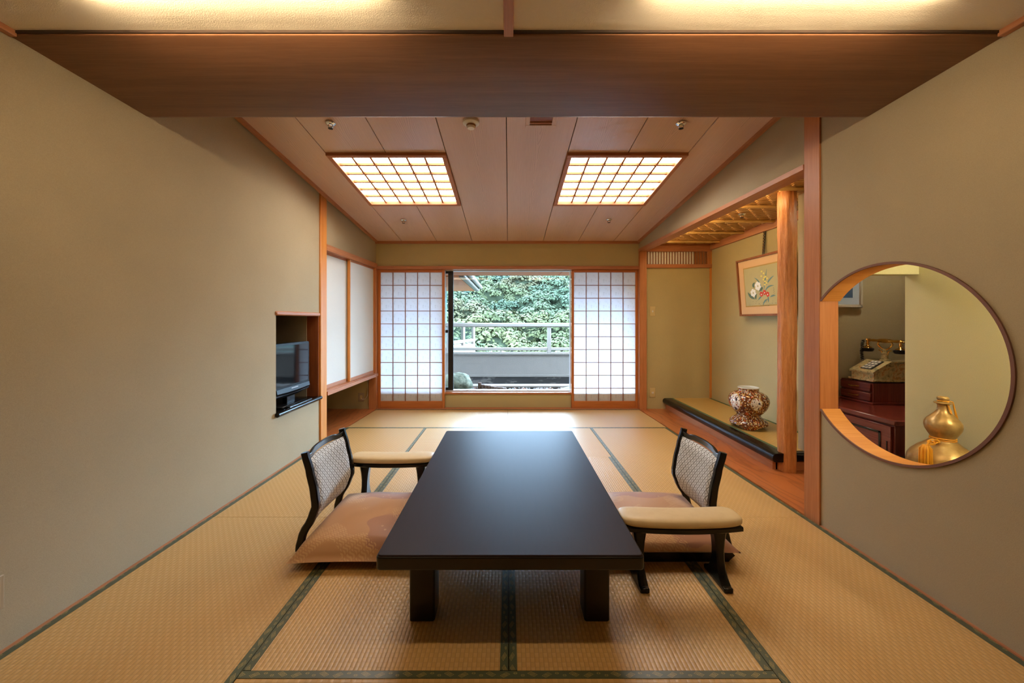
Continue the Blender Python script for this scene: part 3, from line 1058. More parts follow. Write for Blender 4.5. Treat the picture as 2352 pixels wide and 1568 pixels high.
# ---- right wall with the round window
CY, CZ, CR = 1.811, .989, .477
YE = 2.168
X0, X1 = 1.81, 1.91
def arc(y): return math.sqrt(max(0, CR * CR - (y - CY) ** 2))
wr = MB()
ys = [CY - CR * math.cos(a) for a in [math.pi * i / 90 for i in range(91)]]
ys = [y for y in ys if y < YE - .004] + [YE]
for X in (X0, X1):
    wr.add([(X, YN, -.05), (X, CY - CR, -.05), (X, CY - CR, TOP), (X, YN, TOP)], [(0, 1, 2, 3)])
    for i in range(len(ys) - 1):
        a, b = ys[i], ys[i + 1]
        wr.add([(X, a, -.05), (X, b, -.05), (X, b, CZ - arc(b)), (X, a, CZ - arc(a))], [(0, 1, 2, 3)])
        wr.add([(X, a, CZ + arc(a)), (X, b, CZ + arc(b)), (X, b, TOP), (X, a, TOP)], [(0, 1, 2, 3)])
wr.add([(X0, YN, -.05), (X1, YN, -.05), (X1, YN, TOP), (X0, YN, TOP)], [(0, 1, 2, 3)])
struct('wall_right', wr, M['wall'], 'beige papered wall with the round window opening', 'wall', smooth=False, fixn=False)
# wooden lining of the round opening
a_end = math.acos((YE - CY) / CR)     # angle from +y axis where the post cuts the circle
N = 96
lin_ = MB()
vs_ = []; fs = []
for i in range(N + 1):
    a = a_end + (2 * math.pi - 2 * a_end) * i / N
    for (rr, xx) in ((CR - .009, X0 - .002), (CR + .001, X0 - .002), (CR + .001, X1 + .004), (CR - .009, X1 + .004)):
        vs_.append((xx, min(CY + rr * math.cos(a), YE), CZ + rr * math.sin(a)))
for i in range(N):
    for k in range(4):
        k2 = (k + 1) % 4
        fs.append((i * 4 + k, i * 4 + k2, i * 4 + 4 + k2, i * 4 + 4 + k))
fs += [(0, 1, 2, 3), (N * 4 + 3, N * 4 + 2, N * 4 + 1, N * 4)]
lin_.add(vs_, fs)
tr15 = struct('trim_15', lin_, M['hinoki_x'], 'bent wooden lining of the round window opening', 'window lining')
vs_ = []; rim = MB()
for i in range(N + 1):
    a = a_end + (2 * math.pi - 2 * a_end) * i / N
    for (rr, xx) in ((CR - .0095, X0 - .008), (CR + .002, X0 - .008), (CR + .002, X0 - .001), (CR - .0095, X0 - .001)):
        vs_.append((xx, min(CY + rr * math.cos(a), YE), CZ + rr * math.sin(a)))
part('front_rim', rim.add(vs_, fs), M['rim_brown'], tr15, 'dark brown front edge')
struct('trim_16', MB().box(1.802, 1.912, YE, 2.285, -.05, 2.62, .003), M['cedar_z'], 'upright wooden post beside the round window', 'post')

# space behind the round window
AX = 2.30
SZ = .405
ww = MB()
ww.box(AX, AX + .08, .85, 2.172, -.05, TOP)
ww.box(X1, AX + .08, .77, .85, -.05, TOP)
struct('wall_display_niche', ww, M['wall_alcove'], 'cream papered walls of the display niche behind the round window', 'wall', smooth=False)
struct('wall_niche_lintel', MB().box(X1, AX, 2.098, 2.172, 1.447, TOP), M['wall_alcove'], 'papered lintel of the display niche', 'wall', smooth=False)
struct('ceiling_niche', MB().box(X1, AX, .85, 2.1, 2.30, 2.34), M['wall_alcove'], 'ceiling of the display niche', 'ceiling', smooth=False)
single('niche_counter', MB().box(X1 + .006, AX - .002, .86, 2.17, SZ - .035, SZ, .004), M['black_lacquer'], 'black lacquered counter inside the round window niche', 'counter')
wb = MB()
wb.box(2.36, 3.4, 2.985, 3.05, -.05, TOP)
wb.box(3.40, 3.46, .7, 3.05, -.05, TOP)
wb.box(AX + .08, 3.4, 2.10, 2.172, -.05, TOP)
struct('wall_hall', wb, M['wall'], 'beige papered wall behind the telephone cabinet', 'wall', smooth=False)

# ---- ceiling planks and lamps
ceil = struct('ceiling', MB().box(-1.92, 1.92, 1.80, 5.12, 0.012, .03).map(lambda x, y, z: (x, y, zc(y) + z)), M['dark_in'], 'sloping ceiling of wide cedar planks', 'ceiling', smooth=False)
seams = [-1.84, -1.425, -.957, -.487, -.014, .461, .932, 1.402, 1.83]
LY0, LY1 = 2.912, 3.84
VENT = (.115, .325, 2.28, 2.595)
def plank(x0, x1, y0, y1):
    g = .0028
    mb = MB().box(x0 + g, x1 - g, y0, y1, 0, .014, .0015).map(lambda x, y, z: (x, y, zc(y) + z))
    yc = (y0 + y1) / 2
    part('ceiling_plank', mb, M['plank'], ceil, origin=((x0 + x1) / 2, yc, zc(yc)), smooth=False)
for i in range(8):
    a, b = seams[i], seams[i + 1]
    if i in (1, 2, 5, 6):
        plank(a, b, 1.85, LY0 + .004); plank(a, b, LY1 - .004, YB)
    else:
        plank(a, b, 1.85, YB)

def ceiling_lamp(x0, x1, label):
    t = thing('ceiling_lamp', label, 'ceiling lamp', ((x0 + x1) / 2, (LY0 + LY1) / 2, zc((LY0 + LY1) / 2)), 'square paper ceiling lamps')
    sl = lambda x, y, z: (x, y, zc(y) + z)
    fw = .036
    def bar(name, *a, mat='lattice', b=.003):
        part(name, MB().box(*a, b).map(sl), M[mat], t)
    y0, y1 = LY0, LY1
    bar('frame_bar', x0, x1, y0, y0 + fw, -.024, .03, mat='cedar_x')
    bar('frame_bar', x0, x1, y1 - fw, y1, -.024, .03, mat='cedar_x')
    bar('frame_bar', x0, x0 + fw, y0 + fw, y1 - fw, -.024, .03, mat='cedar_y')
    bar('frame_bar', x1 - fw, x1, y0 + fw, y1 - fw, -.024, .03, mat='cedar_y')
    ix0, ix1, iy0, iy1 = x0 + fw, x1 - fw, y0 + fw, y1 - fw
    n = 6
    cw, ch = (ix1 - ix0) / n, (iy1 - iy0) / n
    for i in range(1, n):
        part('muntin', MB().box(ix0 + cw * i - .0075, ix0 + cw * i + .0075, iy0, iy1, -.004, .012).map(sl), M['lattice'], t, smooth=False)
        part('muntin', MB().box(ix0, ix1, iy0 + ch * i - .0085, iy0 + ch * i + .0085, -.008, .010).map(sl), M['lattice'], t, smooth=False)
    base = None
    for i in range(n):
        for j in range(n):
            cx, cy = ix0 + cw * (i + .5), iy0 + ch * (j + .5)
            if base is None:
                mb = MB().add([(cx - cw / 2, cy - ch / 2, .011), (cx - cw / 2, cy + ch / 2, .011), (cx + cw / 2, cy + ch / 2, .011), (cx + cw / 2, cy - ch / 2, .011)], [(0, 1, 2, 3)]).map(sl)
                base = part('paper_pane', mb, M['lamp_paper'], t, origin=sl(cx, cy, .011), smooth=False, fixn=False)
            else:
                c = base.copy(); sc.collection.objects.link(c); c.parent = t
                c.location = Vector(sl(cx, cy, .011)) - ORG[t.name]
ceiling_lamp(-1.425, -.487, 'square lattice paper lamp set in the ceiling on the television side')
ceiling_lamp(.461, 1.402, 'square lattice paper lamp set in the ceiling on the alcove side')

def sprinkler(x, y, label, z=None):
    z = zc(y) if z is None else z
    t = thing('sprinkler_head', label, 'sprinkler', (x, y, z), 'chrome sprinkler heads')
    part('flange', MB().lathe([(.034, 0), (.034, -.004), (.026, -.012), (.014, -.014)], (x, y, z), 24), M['chrome'], t)
    mb = MB()
    for s_ in (-1, 1):
        mb.tube([(x + s_ * .012, y, z - .012), (x + s_ * .016, y, z - .024), (x + s_ * .006, y, z - .036)], .003, 6)
    part('frame_arms', mb, M['chrome'], t)
    part('deflector', MB().lathe([(.003, -.034), (.016, -.036), (.016, -.038), (.002, -.04)], (x, y, z), 20), M['black_plastic'], t)
sprinkler(-1.217, 2.56, 'chrome sprinkler head by the soffit, on the television side')
sprinkler(1.18, 2.56, 'chrome sprinkler head by the soffit, on the alcove side')
sprinkler(-1.195, 4.266, 'chrome sprinkler head beyond the ceiling lamp on the television side')
sprinkler(1.14, 4.25, 'chrome sprinkler head beyond the ceiling lamp on the alcove side')
sprinkler(2.22, 3.56, 'chrome sprinkler head in the woven bamboo ceiling', AZ)

x, y = -.255, 2.545
z = zc(y)
t = thing('smoke_detector', 'round white smoke detector on the cedar ceiling', 'smoke detector', (x, y, z))
part('base_disc', MB().lathe([(.056, .002), (.056, -.012), (.046, -.020), (.030, -.022)], (x, y, z), 36), M['white_plastic'], t)
part('sensor_cap', MB().lathe([(.030, -.02), (.030, -.036), (.024, -.046), (.002, -.048)], (x, y, z), 28), M['white_plastic'], t)
part('vent_ring', MB().lathe([(.032, -.024), (.032, -.034), (.029, -.034)], (x, y, z), 28), M['slat'], t)
x0, x1, y0, y1 = VENT
t = thing('ceiling_vent', 'wood framed square vent in the ceiling plank next to the soffit', 'vent', ((x0 + x1) / 2, (y0 + y1) / 2, zc(2.45)))
sl = lambda x, y, z: (x, y, zc(y) + z)
for a in ((x0, x1, y0, y0 + .03), (x0, x1, y1 - .03, y1), (x0, x0 + .03, y0 + .03, y1 - .03), (x1 - .03, x1, y0 + .03, y1 - .03)):
    part('frame_bar', MB().box(*a, -.012, .006, .002).map(sl), M['plank'], t)
part('vent_board', MB().box(x0 + .03, x1 - .03, y0 + .03, y1 - .03, -.0035, .004).map(sl), M['niche_wood'], t, smooth=False)
for k_ in range(2):
    part('louvre', MB().box(x0 + .03, x1 - .03, y1 - .055 - .09 * k_, y1 - .045 - .09 * k_, -.010, -.003).map(sl), M['cedar_x'], t, smooth=False)

# ---- front soffit and paper ceiling
SY0, SY1, SZ0 = 1.366, 1.912, 2.215
sf = MB()
prof = [(SY0, SZ0 + .014), (SY0 + .004, SZ0 + .012), (SY1 - .03, SZ0), (SY1 - .012, SZ0 + .004), (SY1 - .002, SZ0 + .016), (SY1, SZ0 + .032), (SY1, TOP - .02), (SY0, TOP - .02)]
sf.extrude(prof, lambda u, v_, t_: (t_, u, v_), -1.82, 1.81)
struct('ceiling_soffit', sf, M['soffit'], 'broad dark wooden soffit board across the room', 'soffit')
fc = MB().box(-1.82, 1.81, YN, SY0 - .006, 2.243, 2.27)
struct('ceiling_front', fc, M['ceil_paper'], 'white papered ceiling in front of the soffit', 'ceiling', smooth=False)
struct('trim_17', MB().box(-.017, .018, YN, SY0 + .006, 2.226, 2.246, .002), M['cedar_y'], 'wooden batten dividing the white ceiling', 'batten')
struct('trim_18', MB().box(-1.82, -1.792, YN, SY0, 2.222, 2.246, .002), M['cedar_y'], 'thin ceiling moulding above the niche wall in front', 'moulding')
struct('trim_19', MB().box(1.782, 1.81, YN, SY0, 2.222, 2.246, .002), M['cedar_y'], 'thin ceiling moulding above the round window', 'moulding')
struct('trim_20', MB().box(-1.82, 1.81, SY0 - .006, SY0 + .002, 2.234, 2.246), M['dark_in'], 'reddish strip between soffit and white ceiling', 'moulding')
for (xa, xb, lab) in ((-1.40, -.40, 'long ceiling lamp above the niche wall side, at the top edge'), (.44, 1.44, 'long ceiling lamp above the round window side, at the top edge')):
    t = thing('tube_lamp', lab, 'ceiling lamp', ((xa + xb) / 2, 1.10, 2.243), 'long front ceiling lamps')
    part('housing', MB().box(xa, xb, 1.05, 1.125, 2.205, 2.243, .004), M['white_plastic'], t)
    part('tube', MB().tube([(xa + .03, 1.142, 2.214), (xb - .03, 1.142, 2.214)], .015, 14), M['tube_lit'], t)
    for xe in (xa + .012, xb - .03):
        part('end_cap', MB().box(xe, xe + .018, 1.122, 1.158, 2.196, 2.243, .003), M['white_plastic'], t)

# outer shell
sh = MB()
sh.box(-2.75, 3.5, YN - .1, 5.26, TOP, TOP + .1)
struct('ceiling_light_block', sh, M['dark_in'], 'unseen slab added over the room against light leaks', 'slab', smooth=False)  # added above the ceilings to stop sky light leaking in
struct('wall_near', MB().box(-1.92, 1.91, YN - .1, YN, -.05, TOP), M['wall'], 'beige papered wall behind the viewer', 'wall', smooth=False)
struct('wall_light_block', MB().box(-2.75, -2.66, YN - .1, 5.26, -.16, TOP).box(-2.66, -1.86, 5.12, 5.26, -.16, TOP).box(1.86, 3.5, 5.14, 5.26, -.16, 1.90).box(1.86, 3.5, 5.14, 5.26, 2.15, TOP).box(2.6, 3.5, 5.14, 5.26, 1.9, 2.15).box(3.46, 3.5, YN, 5.2, -.1, TOP), M['wall'], 'unseen outer shell added around the rooms to block daylight', 'wall', smooth=False)  # unseen boxes, added so daylight enters only at the openings
# plate at the left image edge
t = thing('blank_plate', 'beige wall plate low on the niche wall nearest the viewer', 'plate', (-1.82, 1.30, .155))
part('plate', MB().box(-1.82, -1.812, 1.262, 1.347, .155, .278, .003), M['grey_plate'], t)
part('cover', MB().box(-1.813, -1.810, 1.275, 1.334, .168, .265, .001), M['cream_plastic'], t)

# ---- hidden lamps of the niche and the raised alcove
def downlight(x, y, z, label, strength, r=.045):
    mt = Mat('lit_downlight_lens', (255, 244, 214), .5).emit((255, 240, 204), strength).mat
    t = thing('downlight', label, 'downlight', (x, y, z))
    part('ring', MB().lathe([(r, .0), (r + .018, .0), (r + .018, -.006), (r, -.006), (r, .0)], (x, y, z), 28, cap=False), M['white_plastic'], t)
    part('lens', MB().lathe([(.0005, -.003), (r, -.003)], (x, y, z), 24, cap=False), mt, t, fixn=False)
downlight(2.75, 2.55, 2.19, 'unseen added downlight brightening the hall above the telephone cabinet', 260)  # unseen lamp, added to lift the dark hall
downlight(2.08, 1.72, 2.30, 'small round downlight in the display niche ceiling', 110)
t = thing('niche_wall_lamp', 'paper wall lamp at the near end of the display niche', 'lamp', (2.1, .86, 1.3))
part('back_plate', MB().box(2.03, 2.17, .852, .866, 1.28, 1.72, .003), M['lattice'], t)
part('paper_shade', MB().box(2.04, 2.16, .866, .94, 1.30, 1.70, .01), Mat('lit_wall_lamp_paper', (255, 240, 205), .6).emit((255, 242, 206), ALCOVE_LAMP).mat, t)
t = thing('alcove_tube_lamp', 'slim tube lamp behind the alcove beam', 'lamp', (1.905, 3.7, 2.17))
part('housing', slant(MB(), 2.7, 4.7, .155, .05, 2.186, 2.20, fx=XR), M['white_plastic'], t)
part('tube', MB().tube([(XR(2.72) + .128, 2.72, 2.172), (XR(4.68) + .128, 4.68, 2.172)], .011, 10), Mat('lit_alcove_tube', (255, 244, 214), .5).emit((255, 226, 168), 5 * TOKO_LAMP).mat, t)

# ------------------------------------------------------------------ table
TX0, TX1, TY0, TY1, TZ = -.481, .493, 1.349, 2.885, .34
tb = thing('low_table', 'large low dark lacquered table in the middle of the room', 'table', ((TX0 + TX1) / 2, (TY0 + TY1) / 2, 0))
def rounded_slab(x0, x1, y0, y1, z0, z1, rad=.02, bev=.008, n=6, top_in=0):
    def ring(ins, z):
        pts = []
        r = max(rad - ins, .002)
        for (cx, cy, a0) in ((x1 - ins - r, y1 - ins - r, 0), (x0 + ins + r, y1 - ins - r, 90), (x0 + ins + r, y0 + ins + r, 180), (x1 - ins - r, y0 + ins + r, 270)):
            for i in range(n + 1):
                a = R(a0 + 90 * i / n)
                pts.append((cx + r * math.cos(a), cy + r * math.sin(a), z))
        return pts
    lev = [(bev, z0), (bev * .3, z0 + bev * .3), (0, z0 + bev), (0, z1 - bev), (bev * .3, z1 - bev * .3), (bev, z1)]
    mb = MB(); vs_ = []; fs = []
    m_ = 4 * (n + 1)
    for ins, z in lev: vs_ += ring(ins, z)
    for i in range(len(lev) - 1):
        for k in range(m_):
            k2 = (k + 1) % m_
            fs.append((i * m_ + k, i * m_ + k2, (i + 1) * m_ + k2, (i + 1) * m_ + k))
    fs.append(tuple(reversed(range(m_)))); fs.append(tuple((len(lev) - 1) * m_ + k for k in range(m_)))
    return mb.add(vs_, fs)
part('table_apron', rounded_slab(TX0, TX1, TY0, TY1, TZ - .053, TZ - .004, .018, .006), M['table_edge'], tb, 'black table edge', ang=20)
part('tabletop', rounded_slab(TX0 + .004, TX1 - .004, TY0 + .004, TY1 - .004, TZ - .012, TZ, .016, .004), M['table_top'], tb, 'dark brown satin tabletop', ang=20)
for xx in (-.392, .300):
    for yy in (1.477, 2.66):
        part('leg', rounded_slab(xx, xx + .1, yy, yy + .1, .0, TZ - .05, .010, .005), M['table_edge'], tb, ang=20)

# ------------------------------------------------------------------ legless chairs
def curve_x(z, tab):
    for i in range(len(tab) - 1):
        if tab[i][1] <= z <= tab[i + 1][1]:
            f = (z - tab[i][1]) / (tab[i + 1][1] - tab[i][1])
            f = f * f * (3 - 2 * f) * .5 + f * .5
            return tab[i][0] + (tab[i + 1][0] - tab[i][0]) * f
    return tab[-1][0] if z > tab[-1][1] else tab[0][0]
TAB = [(1.068, .03), (1.050, .10), (1.004, .18), (.982, .245), (.992, .32), (1.014, .42), (1.040, .515)]
def zaisu(sg, dx, dy, label):
    """sg: side of the table; chair back at |x| about 1.03"""
    X = lambda a: sg * (a + dx)
    yn, yf = 1.912 + dy, 2.335 + dy
    t = thing('floor_chair', label, 'floor chair', (X(.8), (yn + yf) / 2, 0), 'legless floor chairs')
    for yy in (yn, yf):
        zs = [.015 + .5 * i / 18 for i in range(19)]
        path = [(X(curve_x(z, TAB)), yy, z) for z in zs]
        hh = [.040 - .006 * abs(i - 9) / 9 for i in range(19)]
        part('back_post', MB().sweep(path, .028, hh, (0, 1, 0)), M['black_lacquer'], t)
    # top rail
    n = 16
    path = []
    for i in range(n + 1):
        f = i / n
        s_ = math.sin(math.pi * f)
        zz = .487 - .012 * math.exp(-((f - .12) / .06) ** 2) - .012 * math.exp(-((f - .88) / .06) ** 2) + .006 * s_
        path.append((X(1.030 + .030 * s_), yn + (yf - yn) * f, zz))
    part('top_rail', MB().sweep(path, .032, .016, (0, 0, 1)), M['black_lacquer'], t)
    # padded back
    mb = MB(); nu, nv = 18, 18
    vs_ = []; fs = []
    for side in (0, 1):
        for j in range(nv + 1):
            v = j / nv
            for i in range(nu + 1):
                u = i / nu
                zz = .118 + .352 * v
                yy = yn + .017 + (yf - yn - .034) * u
                eu = 1 - abs(2 * u - 1) ** 6; ev = 1 - abs(2 * v - 1) ** 6
                puff = .016 * (max(eu, 0) * max(ev, 0)) ** .5
                xb = curve_x(zz, TAB) + .022 * math.sin(math.pi * u)
                xx = xb - .006 - puff if side == 0 else xb + .006 + puff * .5
                vs_.append((X(xx), yy, zz - (.010 * math.sin(math.pi * u) if v < .02 else 0)))
    S = (nu + 1) * (nv + 1)
    for side in (0, 1):
        for j in range(nv):
            for i in range(nu):
                a = side * S + j * (nu + 1) + i
                fs.append((a, a + 1, a + nu + 2, a + nu + 1))
    for i in range(nu):
        fs.append((i, i + 1, S + i + 1, S + i)); k = nv * (nu + 1)
        fs.append((k + i, k + i + 1, S + k + i + 1, S + k + i))
    for j in range(nv):
        a = j * (nu + 1); b = a + nu + 1
        fs.append((a, b, S + b, S + a)); a += nu; b += nu
        fs.append((a, b, S + b, S + a))
    mb.add(vs_, fs)
    part('back_pad', mb, M['lattice_fabric'], t, 'pale back pad with a diamond lattice', ang=70)
    # seat board with rounded rear
    prof = [(1.045, .016), (1.062, .030), (1.045, .048), (1.0, .052), (.60, .050), (.52, .034), (.50, .004), (.53, .0), (1.03, .0)]
    part('seat_board', MB().extrude([(X(a), b) for a, b in prof], lambda u, v_, tt: (u, tt, v_), (1.845 if sg > 0 else 1.862) + dy, 2.385 + dy), M['black_lacquer'], t)
    return t
zaisu(-1, 0, 0, 'legless black floor chair with diamond pattern back, on the television side of the table')
zaisu(1, .055, .0, 'legless black floor chair with diamond pattern back, on the alcove side of the table')

def zabuton(xa, xb, ya, yb, label, phase, dz=0.0):
    n = 40
    a, b = (xb - xa) / 2, (yb - ya) / 2
    cx, cy = (xa + xb) / 2, (ya + yb) / 2
    vs_ = []; fs = []
    for side in (0, 1):
        for j in range(n + 1):
            for i in range(n + 1):
                u = 2 * i / n - 1; v = 2 * j / n - 1
                x_ = cx + a * u * (1 - .055 * (1 - v * v)); y_ = cy + b * v * (1 - .055 * (1 - u * u))
                hgt = (max(0, 1 - abs(u) ** 2.6) * max(0, 1 - abs(v) ** 2.6)) ** .55
                rim = .088 - .012 * (1 - hgt)
                z_ = rim + .062 * hgt + .004 * math.sin(7 * u + phase) * math.sin(6 * v + phase) * hgt if side else max(.053, rim - .036 * hgt ** .6)
                if abs(u) > .98 and abs(v) > .98: z_ = rim
                if v < -.8 or (u < -.9 and dz): z_ += dz * min(1, (max(-.8 - v, (-.9 - u) * 2, 0)) * 6)
                vs_.append((x_, y_, z_))
    S = (n + 1) ** 2
    for side in (0, 1):
        for j in range(n):
            for i in range(n):
                p = side * S + j * (n + 1) + i
                fs.append((p, p + 1, p + n + 2, p + n + 1))
    for i in range(n):
        for (p, q) in ((i, i + 1), (n * (n + 1) + i, n * (n + 1) + i + 1), (i * (n + 1), (i + 1) * (n + 1)), (i * (n + 1) + n, (i + 1) * (n + 1) + n)):
            fs.append((p, q, S + q, S + p))
    single('floor_cushion', MB().add(vs_, fs), M['zabuton'], label, 'cushion', 'brocade floor cushions', ang=80, origin=(cx, cy, .054))
zabuton(-1.045, -.41, 1.755, 2.40, 'copper brocade cushion on the floor chair at the television side', 0, -.028)
zabuton(.455, 1.115, 1.79, 2.40, 'mauve copper brocade cushion on the floor chair at the alcove side', 2)

def armrest(cx, cy, L, label):
    t = thing('armrest_stand', label, 'armrest', (cx, cy, 0), 'padded armrest stands')
    h = L / 2
    bow = lambda x: -.022 * (1 - ((x - cx) / h) ** 2)
    n, m_ = 28, 20
    vs_ = []; fs = []
    for i in range(n + 1):
        u = 2 * i / n - 1
        xx = cx + h * math.copysign(1 - (1 - abs(u)) ** 1.6, u) if abs(u) > 0 else cx
        e = max(0, 1 - abs((xx - cx) / h) ** 10) ** .5
        for k in range(m_):
            a = 2 * math.pi * k / m_
            ca, sa = math.cos(a), math.sin(a)
            yy = .070 * (.35 + .65 * e) * math.copysign(abs(ca) ** .55, ca)
            zz = .294 + (.024 if sa > 0 else .018) * (.25 + .75 * e) * math.copysign(abs(sa) ** .6, sa)
            vs_.append((xx, cy + bow(xx) + yy, zz))
    for i in range(n):
        for k in range(m_):
            k2 = (k + 1) % m_
            fs.append((i * m_ + k, i * m_ + k2, (i + 1) * m_ + k2, (i + 1) * m_ + k))
    fs.append(tuple(range(m_))); fs.append(tuple(n * m_ + k for k in reversed(range(m_))))
    part('arm_pad', MB().add(vs_, fs), M['armrest'], t, 'cream leatherette arm pad', ang=70)
    path = [(cx - h * .96 + 2 * h * .96 * i / 16, cy + bow(cx - h * .96 + 2 * h * .96 * i / 16), .264) for i in range(17)]
    part('rail', MB().sweep(path, .118, [.020 + .006 * math.sin(math.pi * i / 16) for i in range(17)], (0, 1, 0)), M['black_lacquer'], t)
    for s_ in (-1, 1):
        lx = cx + s_ * .182
        zs = [.256, .23, .19, .15, .11, .07, .04, .018]
        wx = [.072, .060, .046, .038, .036, .038, .040, .042]
        wy = [.060, .056, .052, .050, .056, .074, .104, .150]
        mb = MB().sweep([(lx, cy, z) for z in zs], wx, wy, (1, 0, 0))
        lg = part('leg', mb, M['black_lacquer'], t)
        part('foot_bar', MB().box(lx - .020, lx + .020, cy - .088, cy + .088, 0, .022, .004), M['black_lacquer'], lg)
    return t
armrest(.777, 1.715, .545, 'black armrest stand with cream pad, nearest the viewer beside the alcove side chair')
armrest(-.755, 2.455, .545, 'black armrest stand with cream pad, behind the television side chair')

# ------------------------------------------------------------------ television and box
TVX = -1.868
tv = thing('television', 'small black flat television in the wall niche', 'television', (-1.93, 3.24, NZ0))
def rrect(y0, y1, z0, z1, r, n=6):
    pts = []
    for (cy, cz, a0) in ((y1 - r, z1 - r, 0), (y0 + r, z1 - r, 90), (y0 + r, z0 + r, 180), (y1 - r, z0 + r, 270)):
        for i in range(n + 1):
            a = R(a0 + 90 * i / n); pts.append((cy + r * math.cos(a), cz + r * math.sin(a)))
    return pts
part('housing', MB().extrude(rrect(2.985, 3.505, .56, .995, .02), lambda u, v_, tt: (tt, u, v_), TVX - .06, TVX), M['black_plastic'], tv)
scr = Mat('tv_screen_glass', (8, 10, 14), .06, 0, .5).mat
part('screen', MB().extrude(rrect(3.005, 3.485, .64, .975, .006), lambda u, v_, tt: (tt, u, v_), TVX, TVX + .002), scr, tv)
sp = MB()
n = 14
vs_ = [];
for i in range(n + 1):
    f = i / n; yy = 3.0 + .49 * f
    dz = .02 * math.sin(math.pi * f)
    for (xo, zz) in ((TVX - .02, .628), (TVX + .010, .624), (TVX + .016, .59 - dz * .3), (TVX - .02, .555 - dz)):
        vs_.append((xo, yy, zz))
fs = [(i * 4 + k, i * 4 + (k + 1) % 4, i * 4 + 4 + (k + 1) % 4, i * 4 + 4 + k) for i in range(n) for k in range(4)] + [(0, 1, 2, 3), (n * 4, n * 4 + 1, n * 4 + 2, n * 4 + 3)]
part('speaker_bar', sp.add(vs_, fs), M['black_plastic'], tv)
part('badge', MB().box(TVX + .0105, TVX + .0145, 3.20, 3.30, .606, .612), M['alu'], tv)
part('neck', MB().box(TVX - .06, TVX - .02, 3.19, 3.31, .475, .58, .004), M['black_plastic'], tv)
part('foot', MB().box(-2.05, -1.845, 3.06, 3.42, NZ0, .478, .006), M['black_plastic'], tv)
sb = thing('set_top_box', 'thin black box with a silver line on the niche shelf', 'electronics', (-1.83, 3.2, NZ0))
part('body', MB().box(-1.842, -1.812, 3.10, 3.46, NZ0, NZ0 + .014, .003), M['black_plastic'], sb)
part('silver_line', MB().box(-1.8115, -1.8105, 3.11, 3.45, NZ0 + .005, NZ0 + .010), M['chrome'], sb)

# ------------------------------------------------------------------ vase and stand
vx, vy = 2.345, 3.66
st = MB()
feet = [R(-118), R(2), R(122)]
prof = [(.097, .128), (.100, .122), (.104, .112), (.118, .098), (.140, .082), (.156, .064), (.162, .048), (.160, .040)]
nA = 72
vs_ = []; fs = []
def foot_w(a):
    return max(max(0, math.cos((a - f) * 1.0)) ** 5 for f in feet)
allp = prof + [(None, 0), (None, 1), (.09, .07), (.07, .118)]
for (r_, z_) in allp:
    for k in range(nA):
        a = 2 * math.pi * k / nA
        w_ = foot_w(a)
        if r_ is None:
            zz = .040 - .038 * w_ + .006 * abs(math.sin(a * 9)) * (1 - w_)
            rr = (.158 - .016 * w_) if z_ == 0 else (.146 - .016 * w_)
            vs_.append((rr * math.cos(a), rr * math.sin(a), max(zz, .001)))
        else:
            rr = r_ * (1 + .05 * w_ * (1 if z_ < .1 else 0))
            vs_.append((rr * math.cos(a), rr * math.sin(a), z_))
for i in range(len(allp) - 1):
    for k in range(nA):
        k2 = (k + 1) % nA
        fs.append((i * nA + k, i * nA + k2, (i + 1) * nA + k2, (i + 1) * nA + k))
fs.append(tuple((len(allp) - 1) * nA + k for k in range(nA)))
fs.append(tuple(range(nA)))
st.add(vs_, fs).map(lambda x, y, z: (vx + x, vy + y, KZ + z))
single('vase_stand', st, M['imari_stand'], 'painted porcelain three footed stand under the vase', 'vase stand', origin=(vx, vy, KZ), ang=50)
vs1 = thing('porcelain_vase', 'round painted porcelain vase on the raised alcove mat', 'vase', (vx, vy, KZ))
prof = [(.094, .1285), (.100, .130), (.104, .136), (.122, .150), (.146, .180), (.166, .220), (.174, .258), (.170, .290), (.152, .322), (.122, .342), (.094, .350), (.089, .356), (.087, .372), (.090, .386), (.092, .391)]
part('vase_body', MB().lathe(prof, (vx, vy, KZ), 64, cap=False), M['imari'], vs1, ang=60)
prof = [(.092, .391), (.089, .393), (.085, .390), (.082, .372), (.084, .352), (.11, .335), (.14, .31), (.15, .26), (.12, .18), (.05, .15), (.001, .148)]
part('vase_lining', MB().lathe(prof, (vx, vy, KZ), 64, cap=False), M['porcelain_in'], vs1, 'white glazed inside and rim', ang=60)

# ------------------------------------------------------------------ painting in the raised alcove
PB, PT = (2.66, 1.235), (2.615, 1.862)
def pw(s_, z, n_=0.0):
    """s_: metres from the far edge towards the viewer; n_: out of the wall"""
    f = (z - PB[1]) / (PT[1] - PB[1])
    return (PB[0] + (PT[0] - PB[0]) * f - n_, 4.275 - s_, z)
PW = .80
pic = thing('framed_painting', 'framed flower painting with salmon mount on the raised alcove wall', 'painting', (2.65, 3.9, 1.235))
def pbox(s0, s1, z0, z1, n0, n1):
    mb = MB()
    return mb.hexa([pw(s0, z0, n0), pw(s1, z0, n0), pw(s1, z0, n1), pw(s0, z0, n1), pw(s0, z1, n0), pw(s1, z1, n0), pw(s1, z1, n1), pw(s0, z1, n1)])
z0, z1 = PB[1], PT[1]
fw = .02
M['frame_brown'] = wood('picture_frame_brown', (156, 96, 52), (128, 72, 36), 'z', .35)
for a in ((0, PW, z1 - fw, z1), (0, PW, z0, z0 + fw), (0, fw, z0 + fw, z1 - fw), (PW - fw, PW, z0 + fw, z1 - fw)):
    part('frame_bar', pbox(*a, -.012, .022), M['frame_brown'], pic, smooth=False)
part('mount', pbox(fw, PW - fw, z0 + fw, z1 - fw, -.006, .008), plain('salmon_mount', (222, 178, 124), .7), pic, smooth=False)
ci = .105
